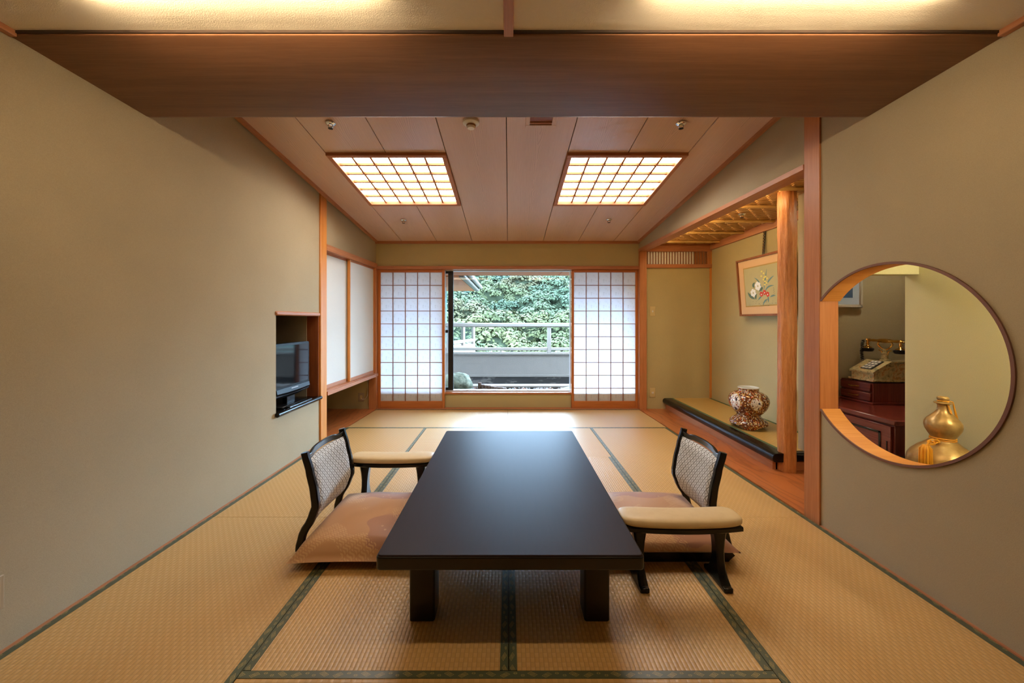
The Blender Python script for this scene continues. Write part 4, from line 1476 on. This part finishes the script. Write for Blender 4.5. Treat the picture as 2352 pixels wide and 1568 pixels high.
part('inner_frame', pbox(ci, PW - ci, z0 + ci * .95, z1 - ci * .95, 0, .010), plain('gold_slip', (190, 150, 72), .4, .4), pic, smooth=False)
m = Mat('painted_silk', (186, 170, 112), .7)
m.color(m.mix(m.noise(4, 3, .6), (196, 182, 126), (168, 158, 112)))
part('canvas', pbox(ci + .012, PW - ci - .012, z0 + ci * .95 + .012, z1 - ci * .95 - .012, 0, .011), m.mat, pic, smooth=False)
def cp(cx, cy):
    """photo detail pixel -> (s, z) on the picture plane"""
    X_ = 1660 + cx / 3.484; Y_ = 560 + cy / 3.484
    d = 2.64 * 860 / (X_ - 1168)
    return 4.275 - d, EYE - (Y_ - 735) * d / 860
def blob(mb, cx, cy, rx, ry, n_, rot=0, k=12):
    s_, z = cp(cx, cy); vs_ = []
    sc_ = .00125
    for i in range(k):
        a = 2 * math.pi * i / k
        u = rx * sc_ * math.cos(a); v = ry * sc_ * math.sin(a)
        vs_.append(pw(s_ + (u * math.cos(rot) - v * math.sin(rot)) * 1.6, z + u * math.sin(rot) + v * math.cos(rot), n_))
    mb.add(vs_, [tuple(range(k))])
def stroke(mb, pts, wid, n_):
    P = [cp(*p) for p in pts]
    L = []
    for t_ in range(13):
        f = t_ / 12
        a = [(P[0][k] * (1 - f) + P[1][k] * f) for k in (0, 1)]; b = [(P[1][k] * (1 - f) + P[2][k] * f) for k in (0, 1)]
        L.append((a[0] * (1 - f) + b[0] * f, a[1] * (1 - f) + b[1] * f))
    vs_ = []
    for i, (s_, z) in enumerate(L):
        j = min(i + 1, 12); h_ = max(i - 1, 0)
        dx, dz = L[j][0] - L[h_][0], L[j][1] - L[h_][1]
        l = math.hypot(dx, dz) or 1
        ww_ = wid * .00125 * math.sin(math.pi * (i + .6) / 13.2)
        vs_ += [pw(s_ - dz / l * ww_, z + dx / l * ww_, n_), pw(s_ + dz / l * ww_, z - dx / l * ww_, n_)]
    mb.add(vs_, [(2 * i, 2 * i + 1, 2 * i + 3, 2 * i + 2) for i in range(12)])
lv = MB(); dk = MB(); wh = MB(); yl = MB(); rd_ = MB(); ink_ = MB()
for a, c, b in (((335, 380), (350, 300), (372, 200)), ((325, 400), (315, 290), (268, 272)), ((360, 330), (385, 280), (425, 254)), ((345, 385), (365, 330), (420, 332)),
                ((385, 425), (400, 410), (428, 412)), ((365, 440), (335, 450), (322, 492)), ((318, 420), (300, 430), (286, 450)), ((362, 400), (372, 440), (366, 468))):
    stroke(lv, (a, c, b), 7, .0118)
for a, c, b in (((262, 440), (222, 425), (210, 388)), ((300, 380), (330, 350), (326, 345)), ((262, 350), (246, 330), (270, 310)), ((280, 400), (262, 420), (272, 444))):
    stroke(dk, (a, c, b), 13, .0119)
for (cx_, cy_, r_) in ((292, 337, 23), (252, 392, 21)):
    for q in range(6):
        a = q * math.pi / 3 + .3
        blob(wh, cx_ + math.cos(a) * r_ * .62, cy_ + math.sin(a) * r_, r_ * .48, r_ * .62, .0121 + q * .0001, 0)
for (cx_, cy_) in ((330, 220), (345, 235), (325, 258), (348, 268), (340, 285), (358, 262), (352, 300), (365, 312), (348, 325), (370, 275)):
    blob(yl, cx_, cy_, 7, 8, .0121)
for (cx_, cy_) in ((316, 402), (342, 388), (366, 402)):
    for q in range(5):
        a = q * 1.257 + .6
        blob(rd_, cx_ + math.cos(a) * 8, cy_ + math.sin(a) * 13, 6, 9, .0122 + q * .0001)
    blob(wh, cx_, cy_ + 2, 3.5, 6, .013)
for k_ in range(7):
    blob(ink_, 415 + (k_ % 2) * 5, 352 + k_ * 9, 1.6, 3, .012)
random.seed(3)
for k_ in range(26):
    blob(ink_, 215 + random.random() * 215, 452 + random.random() * 45, 2.2, 2.0, .0116)
part('painted_leaves', lv, plain('paint_blue_green', (108, 138, 130), .8), pic, smooth=False, fixn=False)
part('painted_dark_leaves', dk, plain('paint_dark_green', (92, 112, 92), .8), pic, smooth=False, fixn=False)
part('painted_white_orchids', wh, plain('paint_white', (238, 236, 226), .8), pic, smooth=False, fixn=False)
part('painted_yellow_blossoms', yl, plain('paint_yellow', (222, 208, 110), .8), pic, smooth=False, fixn=False)
part('painted_red_blossoms', rd_, plain('paint_red', (206, 62, 40), .8), pic, smooth=False, fixn=False)
part('painted_marks', ink_, plain('paint_ink', (112, 104, 84), .8), pic, smooth=False, fixn=False)
hc = thing('picture_hanger', 'dark adjustable chain holding the alcove painting', 'hanger', (TW - .01, 3.95, 1.8))
for s_ in (-1, 1):
    part('chain_strand', MB().tube([(TW - .012, 3.95 + s_ * .012, 2.125), (TW - .03, 3.95 + s_ * .010, 1.845)], .004, 6), M['black_alu'], hc)
for k_ in range(9):
    part('link', MB().box(TW - .022 - k_ * .001, TW - .012 - k_ * .001, 3.942, 3.958, 2.09 - k_ * .03, 2.105 - k_ * .03), M['chrome'], hc)
single('picture_hook', MB().tube([(TW - .03, 3.50, 2.125), (TW - .034, 3.50, 2.10), (TW - .03, 3.50, 2.088), (TW - .018, 3.50, 2.092), (TW - .016, 3.50, 2.10)], .003, 8), M['chrome'], 'small empty metal hook on the rail above the alcove painting', 'hook')

# ------------------------------------------------------------------ cabinet, drawers, telephone behind the round window
CX0 = 2.35
cab = thing('rosewood_cabinet', 'low rosewood cabinet with moulded doors behind the round window', 'cabinet', (2.65, 2.62, 0))
part('body', MB().box(CX0 + .016, 2.95, 2.292, 2.962, .0, .545, .002), M['rosewood'], cab)
part('top_board', MB().box(CX0 - .006, 2.955, 2.27, 2.968, .545, .58, .006), M['rosewood_y'], cab)
for (ya, yb) in ((2.305, 2.632), (2.638, 2.958)):
    dr = part('door', MB().box(CX0, CX0 + .016, ya, yb, .03, .535, .002), M['rosewood_y'], cab)
    fr = MB()
    a0, a1, b0, b1 = ya + .058, yb - .042, .085, .49
    for q in ((a0, a1, b1 - .014, b1), (a0, a1, b0, b0 + .014), (a0, a0 + .014, b0, b1), (a1 - .014, a1, b0, b1)):
        fr.box(CX0 - .006, CX0 + .002, *q, .003)
    part('door_moulding', fr, M['black_lacquer'], dr, 'black moulding')
    part('hinge', MB().box(CX0 - .003, CX0 + .001, ya + .018, ya + .023, .37, .44), M['black_lacquer'], dr)
db = thing('drawer_box', 'small rosewood chest with two drawers on the cabinet', 'drawers', (2.78, 2.83, .58))
part('body', MB().box(2.632, 2.93, 2.70, 2.962, .580, .735, .002), M['rosewood'], db)
part('plinth', MB().box(2.622, 2.934, 2.696, 2.964, .580, .594, .002), M['rosewood_y'], db)
for (za, zb) in ((.600, .660), (.668, .728)):
    d_ = part('drawer', MB().box(2.618, 2.634, 2.712, 2.956, za, zb, .004), M['rosewood_y'], db)
    zc_ = (za + zb) / 2
    part('handle', MB().tube([(2.618, 2.80, zc_), (2.604, 2.805, zc_), (2.602, 2.834, zc_ - .003), (2.604, 2.865, zc_), (2.618, 2.87, zc_)], .0045, 8), M['gold_metal'], d_)

ph = thing('antique_telephone', 'antique style onyx telephone with gold handset on the drawer chest', 'telephone', (2.76, 2.79, .735))
fb = MB()
for (xx, yy) in ((2.645, 2.72), (2.645, 2.855), (2.87, 2.72), (2.87, 2.855)):
    fb.box(xx - .012, xx + .012, yy - .012, yy + .012, .735, .745)
part('rubber_feet', fb, M['black_plastic'], ph)
part('base_plate', MB().box(2.615, 2.90, 2.685, 2.885, .745, .760, .003), M['onyx'], ph)
wd = [(2.632, .760), (2.632, .806), (2.756, .878), (2.885, .878), (2.885, .760)]
part('wedge_body', MB().extrude(wd, lambda u, v_, tt: (u, tt, v_), 2.697, 2.873), M['onyx'], ph, smooth=False)
lid = [(2.620, .803), (2.620, .815), (2.752, .892), (2.893, .892), (2.893, .880), (2.756, .880)]
part('top_plate', MB().extrude(lid, lambda u, v_, tt: (u, tt, v_), 2.690, 2.880), M['onyx'], ph, smooth=False)
sl_ = (.892 - .815) / (2.752 - 2.620)
def slope(u, yy, n_): return (u - n_ * sl_ / math.hypot(1, sl_), yy, .815 + (u - 2.620) * sl_ + n_ / math.hypot(1, sl_))
kp = MB()
q = [slope(u, yy, n_) for n_ in (0, .003) for (u, yy) in ((2.645, 2.73), (2.645, 2.815), (2.74, 2.815), (2.74, 2.73))]
part('keypad', kp.hexa(q), M['black_plastic'], ph, smooth=False)
for i in range(4):
    for j in range(3):
        u = 2.657 + i * .0225; yy = 2.748 + j * .0245
        part('key', MB().hexa([slope(u + a, yy + b, n_) for n_ in (.003, .009) for (a, b) in ((-.007, -.009), (-.007, .009), (.007, .009), (.007, -.009))]), M['white_plastic'], ph, smooth=False)
hx_, hy_ = 2.80, 2.785
part('cradle_column', MB().lathe([(.030, .892), (.030, .899), (.021, .902), (.021, .938), (.026, .942), (.012, .95), (.009, .975), (.013, .98)], (hx_, hy_, 0), 20), M['onyx'], ph)
cr_ = MB()
for s_ in (-1, 1):
    cr_.tube([(hx_, hy_, .965), (hx_, hy_ + s_ * .035, .985), (hx_, hy_ + s_ * .055, 1.010), (hx_, hy_ + s_ * .048, 1.022)], .005, 8)
    cr_.tube([(hx_, hy_ + s_ * .018, .93), (hx_, hy_ + s_ * .026, .958), (hx_, hy_ + s_ * .045, .965)], .004, 8)
part('cradle_arms', cr_, M['gold_metal'], ph)
hs = MB()
prof = [(.004, -.150), (.009, -.146), (.009, -.128), (.013, -.118), (.008, -.105), (.011, -.09), (.009, -.06), (.014, -.04), (.016, 0), (.014, .04), (.009, .06), (.011, .09), (.008, .105), (.013, .118), (.009, .128), (.013, .136), (.003, .142)]
hs.lathe(prof, (hx_, hy_, 1.036), 18, axis='y')
hand = part('handset_bar', hs, M['gold_metal'], ph)
for s_ in (-1, 1):
    hb = MB().lathe([(.010, 1.036), (.007, 1.02), (.011, 1.01), (.007, 1.0), (.012, .99), (.024, .984), (.030, .976)], (hx_ - .012, hy_ + s_ * .122, 0), 18)
    part('ear_bell', hb, M['gold_metal'], hand)
    hb = MB().lathe([(.030, .978), (.038, .974), (.038, .962), (.030, .950), (.004, .947)], (hx_ - .012, hy_ + s_ * .122, 0), 22)
    part('ear_cup', hb, M['black_plastic'], hand)
co = []
for i in range(150):
    f = i / 149
    a = f * 2 * math.pi * 12
    co.append((2.785 + .009 * math.cos(a) - .05 * f, hy_ + .152 - .045 * f * f + .009 * math.sin(a), 1.036 - .155 * f))
part('coiled_cord', MB().tube(co, .003, 5), M['black_plastic'], ph)

pf = thing('hall_picture', 'pale framed blue picture on the hall wall above the telephone', 'picture', (2.58, 2.985, 1.29))
a0, a1, b0, b1 = 2.36, 2.80, 1.292, 1.60
for q in ((a0, a1, b0, b0 + .022), (a0, a1, b1 - .022, b1), (a0, a0 + .022, b0, b1), (a1 - .022, a1, b0, b1)):
    part('frame_bar', MB().box(q[0], q[1], 2.955, 2.985, q[2], q[3], .003), plain('silver_frame', (196, 190, 180), .4), pf)
part('mount', MB().box(a0 + .02, a1 - .02, 2.966, 2.985, b0 + .02, b1 - .02), plain('pale_blue_mount', (186, 202, 226), .6), pf, smooth=False)
m = Mat('dark_blue_print', (52, 74, 108), .3)
x, y, z = m.xyz()
m.color(m.mix(m.noise(6, 2, .5), (34, 46, 66), (70, 108, 160)))
part('print', MB().box(a0 + .08, a1 - .075, 2.964, 2.985, b0 + .075, b1 - .06), m.mat, pf, smooth=False)

# ------------------------------------------------------------------ gourd bottle
gx, gy = 2.10, 1.81
gd = thing('gourd_bottle', 'golden gourd bottle with yellow cord and tassel behind the round window', 'bottle', (gx, gy, SZ))
T0 = .822
prof = [(.070, SZ - T0 + .0005), (.092, -.408), (.112, -.385), (.123, -.35), (.126, -.325), (.122, -.298), (.110, -.275), (.088, -.250), (.062, -.228), (.045, -.212), (.040, -.204), (.042, -.196), (.051, -.180), (.061, -.160), (.0645, -.142), (.063, -.126), (.054, -.108), (.040, -.092), (.028, -.078), (.0215, -.066), (.019, -.052), (.0195, -.042), (.021, -.038)]
part('gourd_body', MB().lathe([(r_, T0 + z_) for r_, z_ in prof], (gx, gy, 0), 48), M['gourd'], gd, ang=60)
prof = [(.016, -.044), (.020, -.036), (.031, -.034), (.032, -.030), (.028, -.027), (.014, -.025), (.013, -.022), (.019, -.016), (.0215, -.008), (.018, -.002), (.008, .001), (.001, .0015)]
part('stopper', MB().lathe([(r_, T0 + z_) for r_, z_ in prof], (gx, gy, 0), 32), M['gourd'], gd, ang=60)
cd = MB()
for zz, rr in ((T0 - .199, .0435), (T0 - .207, .0440)):
    cd.tube([(gx + rr * math.cos(a), gy + rr * math.sin(a), zz) for a in [2 * math.pi * i / 28 for i in range(28)]], .0028, 6, True)
cd.tube([(gx + .018 * math.cos(a), gy + .018 * math.sin(a), T0 - .022) for a in [2 * math.pi * i / 20 for i in range(20)]], .0026, 6, True)
for o_ in (0, .007):
    cd.tube([(gx + .012, gy - .014, T0 - .020), (gx + .034, gy - .012, T0 - .026), (gx + .043 - o_ * .3, gy - .012, T0 - .06), (gx + .055 - o_, gy - .012, T0 - .10), (gx + .070 - o_, gy - .012, T0 - .14), (gx + .074 - o_, gy - .010, T0 - .165), (gx + .060, gy - .006, T0 - .182), (gx + .046, gy, T0 - .195)], .0026, 6)
cd.tube([(gx + .002, gy - .018, T0 - .022), (gx - .004, gy - .024, T0 - .04), (gx + .004, gy - .030, T0 - .065), (gx + .002, gy - .034, T0 - .078)], .0028, 6)
cd.tube([(gx + .006, gy - .018, T0 - .022), (gx + .001, gy - .024, T0 - .05), (gx - .001, gy - .032, T0 - .074)], .0028, 6)
kx, ky, kz = 1.972, 1.77, .598
cd.tube([(gx - .040, gy - .012, T0 - .203), (gx - .055, gy - .022, T0 - .208), (gx - .075, gy - .028, T0 - .216), (kx + .026, ky + .006, kz + .022), (kx + .004, ky, kz)], .003, 6)
cd.tube([(gx - .040, gy - .016, T0 - .206), (gx - .06, gy - .026, T0 - .214), (gx - .075, gy - .03, T0 - .224), (kx + .014, ky, kz + .002)], .003, 6)
lp = [(gx - .062, gy - .026, T0 - .212)]
for i in range(14):
    a = math.pi * 2 * i / 14
    lp.append((gx - .088 - .026 * math.cos(a), gy - .034, T0 - .208 + .010 * math.sin(a)))
cd.tube(lp, .0026, 6, True)
part('silk_cord', cd, M['cord'], gd)
part('knot', MB().sphere((gx - .060, gy - .026, T0 - .211), .011, 12, 8, sq=(1.2, 1, .8)), M['cord'], gd)
ts = MB()
random.seed(5)
for i in range(46):
    a = i * 2.399; rr = .021 * math.sqrt((i + .5) / 46)
    x_, y_ = kx + rr * math.cos(a), ky + rr * math.sin(a)
    ts.tube([(kx + (x_ - kx) * .5, ky + (y_ - ky) * .5, kz), (x_, y_, kz - .014), (kx + (x_ - kx) * 1.06, ky + (y_ - ky) * 1.06, kz - .07), (kx + (x_ - kx) * 1.15, ky + (y_ - ky) * 1.15, kz - .125 + random.uniform(-.004, .004))], .0034, 5)
o = part('tassel', ts, M['cord'], gd)
o['kind'] = 'stuff'

# ------------------------------------------------------------------ outdoors : balcony
GZ = -.17
bal = single('balcony_parapet', MB().box(-5, 7, 8.3, 8.5, -.03, .43).box(-5, 7, 8.26, 8.54, -.06, -.02).box(-5, 7, 8.27, 8.53, .43, .452), M['roughcast'], 'pale rough balcony parapet wall outside the window', 'wall', smooth=False)
single('balcony_plinth', MB().box(-5, 7, 8.33, 8.5, -.5, -.06), M['stained'], 'stained concrete plinth under the balcony parapet', 'plinth', smooth=False)
cb = MB().box(-5, 7, 7.55, 7.72, -.5, -.165)
cb2 = thing('planter_kerb', 'concrete kerb with a pale cap edging the gravel bed', 'kerb', (1, 7.6, -.5))
part('kerb_body', cb, M['stained'], cb2, smooth=False)
part('kerb_cap', MB().box(-5, 7, 7.52, 7.75, -.165, -.128, .004), M['alu_out'], cb2)
single('balcony_slab', MB().box(-6, 8, 5.28, 8.6, -.62, -.5).box(-6, 8, 5.28, 7.6, -.5, GZ - .03), M['stained'], 'concrete balcony slab under the gravel', 'slab', smooth=False)
random.seed(11)
gv = MB()
for i in range(2600):
    x_ = random.uniform(-3.2, 3.4); y_ = random.uniform(5.9, 7.52)
    r_ = random.uniform(.018, .036)
    a = random.random() * 6.28
    c_, s_ = math.cos(a) * r_, math.sin(a) * r_
    gv.add([(x_ + c_, y_ + s_, GZ), (x_ - s_, y_ + c_, GZ + r_ * .2), (x_ - c_, y_ - s_, GZ), (x_ + s_, y_ - c_, GZ + r_ * .1), (x_, y_, GZ + r_ * .8), (x_, y_, GZ - r_ * .8)],
           [(0, 1, 4), (1, 2, 4), (2, 3, 4), (3, 0, 4), (1, 0, 5), (2, 1, 5), (3, 2, 5), (0, 3, 5)])
single('gravel_bed', gv, M['gravel'], 'reddish and white gravel bed beyond the window sill', 'gravel', kind='stuff', smooth=False, fixn=False)
ra = thing('balcony_railing', 'pale metal railing on top of the balcony parapet', 'railing', (1, 8.4, .452))
def ztop(row, d=8.4): return EYE - row * d / 860
part('top_rail', MB().box(-5, 7, 8.34, 8.46, ztop(16), ztop(6.5), .02), M['alu_out'], ra)
part('mid_rail', MB().box(-5, 7, 8.37, 8.43, ztop(69.5), ztop(63), .008), M['alu_out'], ra)
part('base_rail', MB().box(-5, 7, 8.37, 8.43, .452, .475, .006), M['alu_out'], ra)
for xx in (-3.6, -1.35, .91, 3.2):
    part('post', MB().box(xx - .042, xx + .042, 8.36, 8.44, .45, ztop(12), .008), M['alu_out'], ra)
for xx in (-2.5, -.17, 2.05):
    part('short_post', MB().box(xx - .012, xx + .012, 8.385, 8.415, .45, ztop(66), .003), M['alu_out'], ra)
# eaves
EZ = 2.0
ev = thing('eave', 'orange boarded eave above the balcony', 'eave', (0, 7, EZ))
for i in range(6):
    xa = -6 + i * 2.3
    part('soffit_board', MB().box(xa + .005, xa + 2.295, 5.28, 6.80, EZ, EZ + .04), M['eave'], ev, smooth=False)
part('eave_roof', MB().box(-6, 8, 5.27, 6.84, EZ + .04, EZ + .25), M['white_wall'], ev, smooth=False)
part('fascia', MB().box(-.70, 8, 6.80, 6.84, EZ + .002, EZ + .18), M['white_wall'], ev, smooth=False)
e2 = thing('wing_eave', 'orange boarded eave of the side wing with pale gutter edge', 'eave', (-3, 11, EZ))
part('soffit_board', MB().box(-6, -.92, 6.845, 8.5, EZ - .015, EZ + .03), M['eave'], e2, smooth=False)
part('soffit_board', MB().box(-6, -.92, 8.51, 10.25, EZ - .015, EZ + .03), M['eave'], e2, smooth=False)
part('gutter', MB().box(-.92, -.80, 6.85, 10.27, EZ - .025, EZ + .12, .02).box(-.80, -.71, 6.85, 10.25, EZ + .03, EZ + .13, .03), M['alu_out'], e2)
part('wing_roof', MB().box(-6, -.92, 6.845, 10.25, EZ + .03, EZ + .26), M['white_wall'], e2, smooth=False)
# wing: white wall with balustrade
wg = thing('side_wing', 'white side wing with glazed balustrade beyond the balcony', 'building', (-2.6, 11, -3))
part('wing_wall', MB().box(-5, -1.50, 8.62, 9.05, -3, EZ - .02), M['white_wall'], wg, smooth=False)
part('wing_window', MB().box(-1.502, -1.485, 8.66, 9.02, .42, 1.88), plain('pale_window_glass', (92, 122, 128), .1), wg, smooth=False)
part('window_sill', MB().box(-1.502, -1.47, 8.64, 9.06, .34, .42), M['alu_out'], wg, smooth=False)
A_, B_ = Vector((-1.36, 8.62, 0)), Vector((-.90, 9.95, 0))
dr_ = (B_ - A_).normalized(); nr_ = Vector((dr_.y, -dr_.x, 0))
def along(f0, f1, n0, n1, z0, z1):
    q = [A_ + (B_ - A_) * f0 + nr_ * n0, A_ + (B_ - A_) * f1 + nr_ * n0, A_ + (B_ - A_) * f1 + nr_ * n1, A_ + (B_ - A_) * f0 + nr_ * n1]
    return MB().hexa([(p.x, p.y, z0) for p in q] + [(p.x, p.y, z1) for p in q])
part('balustrade_wall', along(0, 1, -.35, .02, -3, .56), M['white_wall'], wg, smooth=False)
part('balustrade_rail', along(0, 1, -.05, .01, 1.06, 1.12), M['alu_out'], wg, smooth=False)
part('balustrade_rail', along(0, 1, -.05, .01, .63, .70), M['alu_out'], wg, smooth=False)
for f_ in (0, .5, .93):
    part('balustrade_post', along(f_, f_ + .07, -.05, .012, .56, 1.06), M['alu_out'], wg, smooth=False)
part('balustrade_pane', along(.02, .98, -.02, -.015, .70, 1.06), M['glass'], wg, smooth=False)

# stones and log edging in the gravel
def rock(name, c, r, sq, label, seed, cut=None):
    random.seed(seed)
    mb = MB().sphere((0, 0, 0), 1, 22, 14)
    ph_ = [random.random() * 6.28 for _ in range(6)]
    def fn(x, y, z):
        f = 1 + .10 * math.sin(3 * x + ph_[0]) * math.cos(2.4 * y + ph_[1]) + .07 * math.sin(5 * z + 3 * x + ph_[2]) + .04 * math.sin(9 * y + 7 * x + ph_[3])
        return (c[0] + x * r * sq[0] * f, c[1] + y * r * sq[1] * f, max(c[2] + z * r * sq[2] * f, GZ - .05))
    mb.map(fn)
    return mb
sr = thing('garden_stone', 'big rounded green grey garden stone of two layers outside the window', 'stone', (-.92, 6.9, GZ))
part('lower_stone', rock('s', (-.97, 6.95, GZ + .02), .5, (.66, .5, .32), '', 1), M['stone'], sr, ang=60)
part('upper_stone', rock('s', (-1.0, 6.95, GZ + .20), .42, (.74, .5, .46), '', 2), M['stone'], sr, ang=60)
single('garden_stone', rock('s', (1.24, 7.1, GZ - .01), .3, (.85, .6, .42), '', 3), M['stone'], 'small pale garden stone at the right edge of the gravel', 'stone', ang=60)
random.seed(4)
for i in range(9):
    x_ = -.535 + i * .058; y_ = 6.98 - .01 * i
    hh = (.20 if i == 0 else .175 - .008 * i + random.uniform(-.008, .008))
    mb = MB().lathe([(.033, GZ - .02), (.034, GZ + hh - .006), (.028, GZ + hh), (.001, GZ + hh + .001)], (x_, y_, 0), 12)
    single('log_stake', mb, M['oldlog'], 'tallest weathered log stake, next to the big garden stone' if i == 0 else 'weathered log stake in the short row on the gravel bed', 'log stake', 'weathered log stakes')

# ------------------------------------------------------------------ outdoors : wooded hillside
def ground_z(y): return -16 + max(0, (y - 45)) * .34
hs_ = MB()
nx, ny = 24, 24
vs_ = []; fs = []
for j in range(ny + 1):
    yy = 35 + 150 * j / ny
    for i in range(nx + 1):
        xx = -95 + 190 * i / nx
        vs_.append((xx, yy, ground_z(yy) + 1.2 * math.sin(xx * .13) * math.cos(yy * .09)))
for j in range(ny):
    for i in range(nx):
        p = j * (nx + 1) + i
        fs.append((p, p + 1, p + nx + 2, p + nx + 1))
hs_.add(vs_, fs)
single('ground_light_block', MB().box(-400, 400, 8.8, 36, -17.2, -17).box(-400, 400, -300, 8.8, -17.2, -17).box(-400, -95, 36, 400, -17.2, -17).box(95, 400, 36, 400, -17.2, -17), M['soil'], 'unseen dark ground plane added to block sky light from below', 'ground', kind='structure', smooth=False)  # added out of view to cut sky light coming up from below
single('hillside', hs_, M['soil'], 'steep shaded hillside under the trees', 'hill', kind='structure', ang=80, fixn=False)

def crown_mesh(seed, kind):
    random.seed(seed)
    mb = MB()
    clumps = []
    if kind == 'conifer':
        H, Rr = 11.0, 2.5
        for i in range(60):
            f = (i + .5) / 60
            a = i * 2.399
            rr = Rr * (1 - f) * random.uniform(.75, 1.0) + .15
            clumps.append((rr * math.cos(a), rr * math.sin(a), 2.2 + (H - 2.2) * f, .75 * (1 - f) + .35))
        lf = 60; sz = .24
    else:
        H, Rr = 8.5, 3.9
        for i in range(44):
            f = (i + .5) / 44
            zz = 1 - 1.55 * f
            a = i * 2.399 + random.uniform(-.3, .3)
            rr = math.sqrt(max(0, 1 - zz * zz)) if zz > -.2 else .95
            q = random.uniform(.74, 1.05)
            clumps.append((Rr * rr * math.cos(a) * q, Rr * rr * math.sin(a) * q, 5.2 + 3.2 * zz * q, random.uniform(.85, 1.35)))
        lf = 120; sz = .235
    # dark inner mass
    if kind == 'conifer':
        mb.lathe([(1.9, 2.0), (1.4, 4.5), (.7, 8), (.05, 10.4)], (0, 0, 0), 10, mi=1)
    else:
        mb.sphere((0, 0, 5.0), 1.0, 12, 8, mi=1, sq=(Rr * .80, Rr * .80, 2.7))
    for (cx, cy, cz, cr) in clumps:
        for k in range(lf):
            th = random.random() * 6.283; u = random.uniform(-.35, 1)
            s_ = math.sqrt(1 - u * u)
            rr = cr * random.uniform(.8, 1.05)
            p = Vector((cx + rr * s_ * math.cos(th), cy + rr * s_ * math.sin(th), cz + rr * u * .62))
            nrm = Vector((s_ * math.cos(th) + random.uniform(-.5, .5), s_ * math.sin(th) + random.uniform(-.5, .5), u + .5 + random.uniform(-.3, .5))).normalized()
            if kind == 'conifer': nrm = (nrm + Vector((0, 0, .3))).normalized()
            t1 = nrm.orthogonal().normalized()
            ra_ = random.random() * 6.28
            t2 = nrm.cross(t1)
            e1 = (t1 * math.cos(ra_) + t2 * math.sin(ra_)) * sz * random.uniform(.7, 1.2)
            e2 = nrm.cross(e1) * random.uniform(.5, .8)
            d_ = nrm * (-.12 * sz)
            mb.add([tuple(p - e1 + d_), tuple(p - e2), tuple(p + e1 + d_), tuple(p + e2)], [(0, 1, 2), (0, 2, 3)])
    return mb
def trunk_mesh(kind):
    if kind == 'conifer':
        return MB().tube([(0, 0, -2), (0, 0, 4), (.05, 0, 10)], [.25, .2, .06], 7)
    mb = MB().tube([(0, 0, -2), (.1, 0, 2), (.05, .1, 5)], [.28, .22, .12], 7)
    mb.tube([(.08, 0, 2), (1.0, .3, 4), (1.8, .5, 5.6)], [.14, .1, .05], 6).tube([(.08, 0, 2.4), (-.9, -.4, 4.4), (-1.6, -.7, 6)], [.14, .1, .05], 6)
    return mb
PROTO = []
TL = ['yellow green broadleaf tree on the hillside beyond the balcony', 'mid green broadleaf tree on the hillside beyond the balcony', 'blue green broadleaf tree on the hillside beyond the balcony',
      'russet tinged broadleaf tree on the hillside beyond the balcony', 'pointed pale green conifer on the hillside beyond the balcony']
CROWN = []
for s_ in range(3):
    me_o = crown_mesh(20 + s_, 'broad'); CROWN.append(me_o)
conifer = crown_mesh(40, 'conifer')
def mesh_from(mb, name, mats):
    me = bpy.data.meshes.new(name)
    me.from_pydata(mb.v, [], mb.f)
    for m_ in mats: me.materials.append(m_)
    me.polygons.foreach_set('material_index', mb.mi)
    me.update()
    return me
CM = {}
for k_ in range(5):
    for s_ in range(3 if k_ < 4 else 1):
        CM[k_, s_] = mesh_from(conifer if k_ == 4 else CROWN[s_], 'crown', [LEAF[k_], M['leaf_core']])
TM = {0: mesh_from(trunk_mesh('broad'), 'trunk', [M['bark']]), 1: mesh_from(trunk_mesh('conifer'), 'trunk', [M['bark']])}
random.seed(77)
row = 0
yy = 47.0
ntree = 0
while yy < 172:
    step = 6.6
    half = yy * .25 + 3
    xx = -half + (row % 2) * 2.9
    while xx < half:
        x_ = xx + random.uniform(-1.2, 1.2); y_ = yy + random.uniform(-1.4, 1.4)
        pr = (x_ / y_)
        # conifers gather at the upper right as in the photo
        if pr > .09 and y_ > 105 and random.random() < .75: k_ = 4
        elif y_ > 118: k_ = random.choice([1, 2, 2, 2, 1, 3])
        elif y_ > 85: k_ = random.choice([0, 1, 2, 1, 3, 2])
        else: k_ = random.choice([0, 0, 1, 0, 3, 1])
        t = thing('conifer_tree' if k_ == 4 else 'broadleaf_tree', TL[k_], 'tree', (x_, y_, ground_z(y_)), 'hillside trees, ' + ['yellow green', 'mid green', 'blue green', 'russet', 'conifers'][k_])
        s_ = random.uniform(1.0, 1.5)
        t.scale = (s_, s_, s_ * random.uniform(.9, 1.12))
        t.rotation_euler = (0, 0, random.random() * 6.28)
        c = bpy.data.objects.new('crown', CM[k_, 0 if k_ == 4 else random.randrange(3)]); sc.collection.objects.link(c); c.parent = t
        c = bpy.data.objects.new('trunk', TM[1 if k_ == 4 else 0]); sc.collection.objects.link(c); c.parent = t
        ntree += 1
        xx += step
    row += 1
    yy += 6.2
print('trees', ntree)
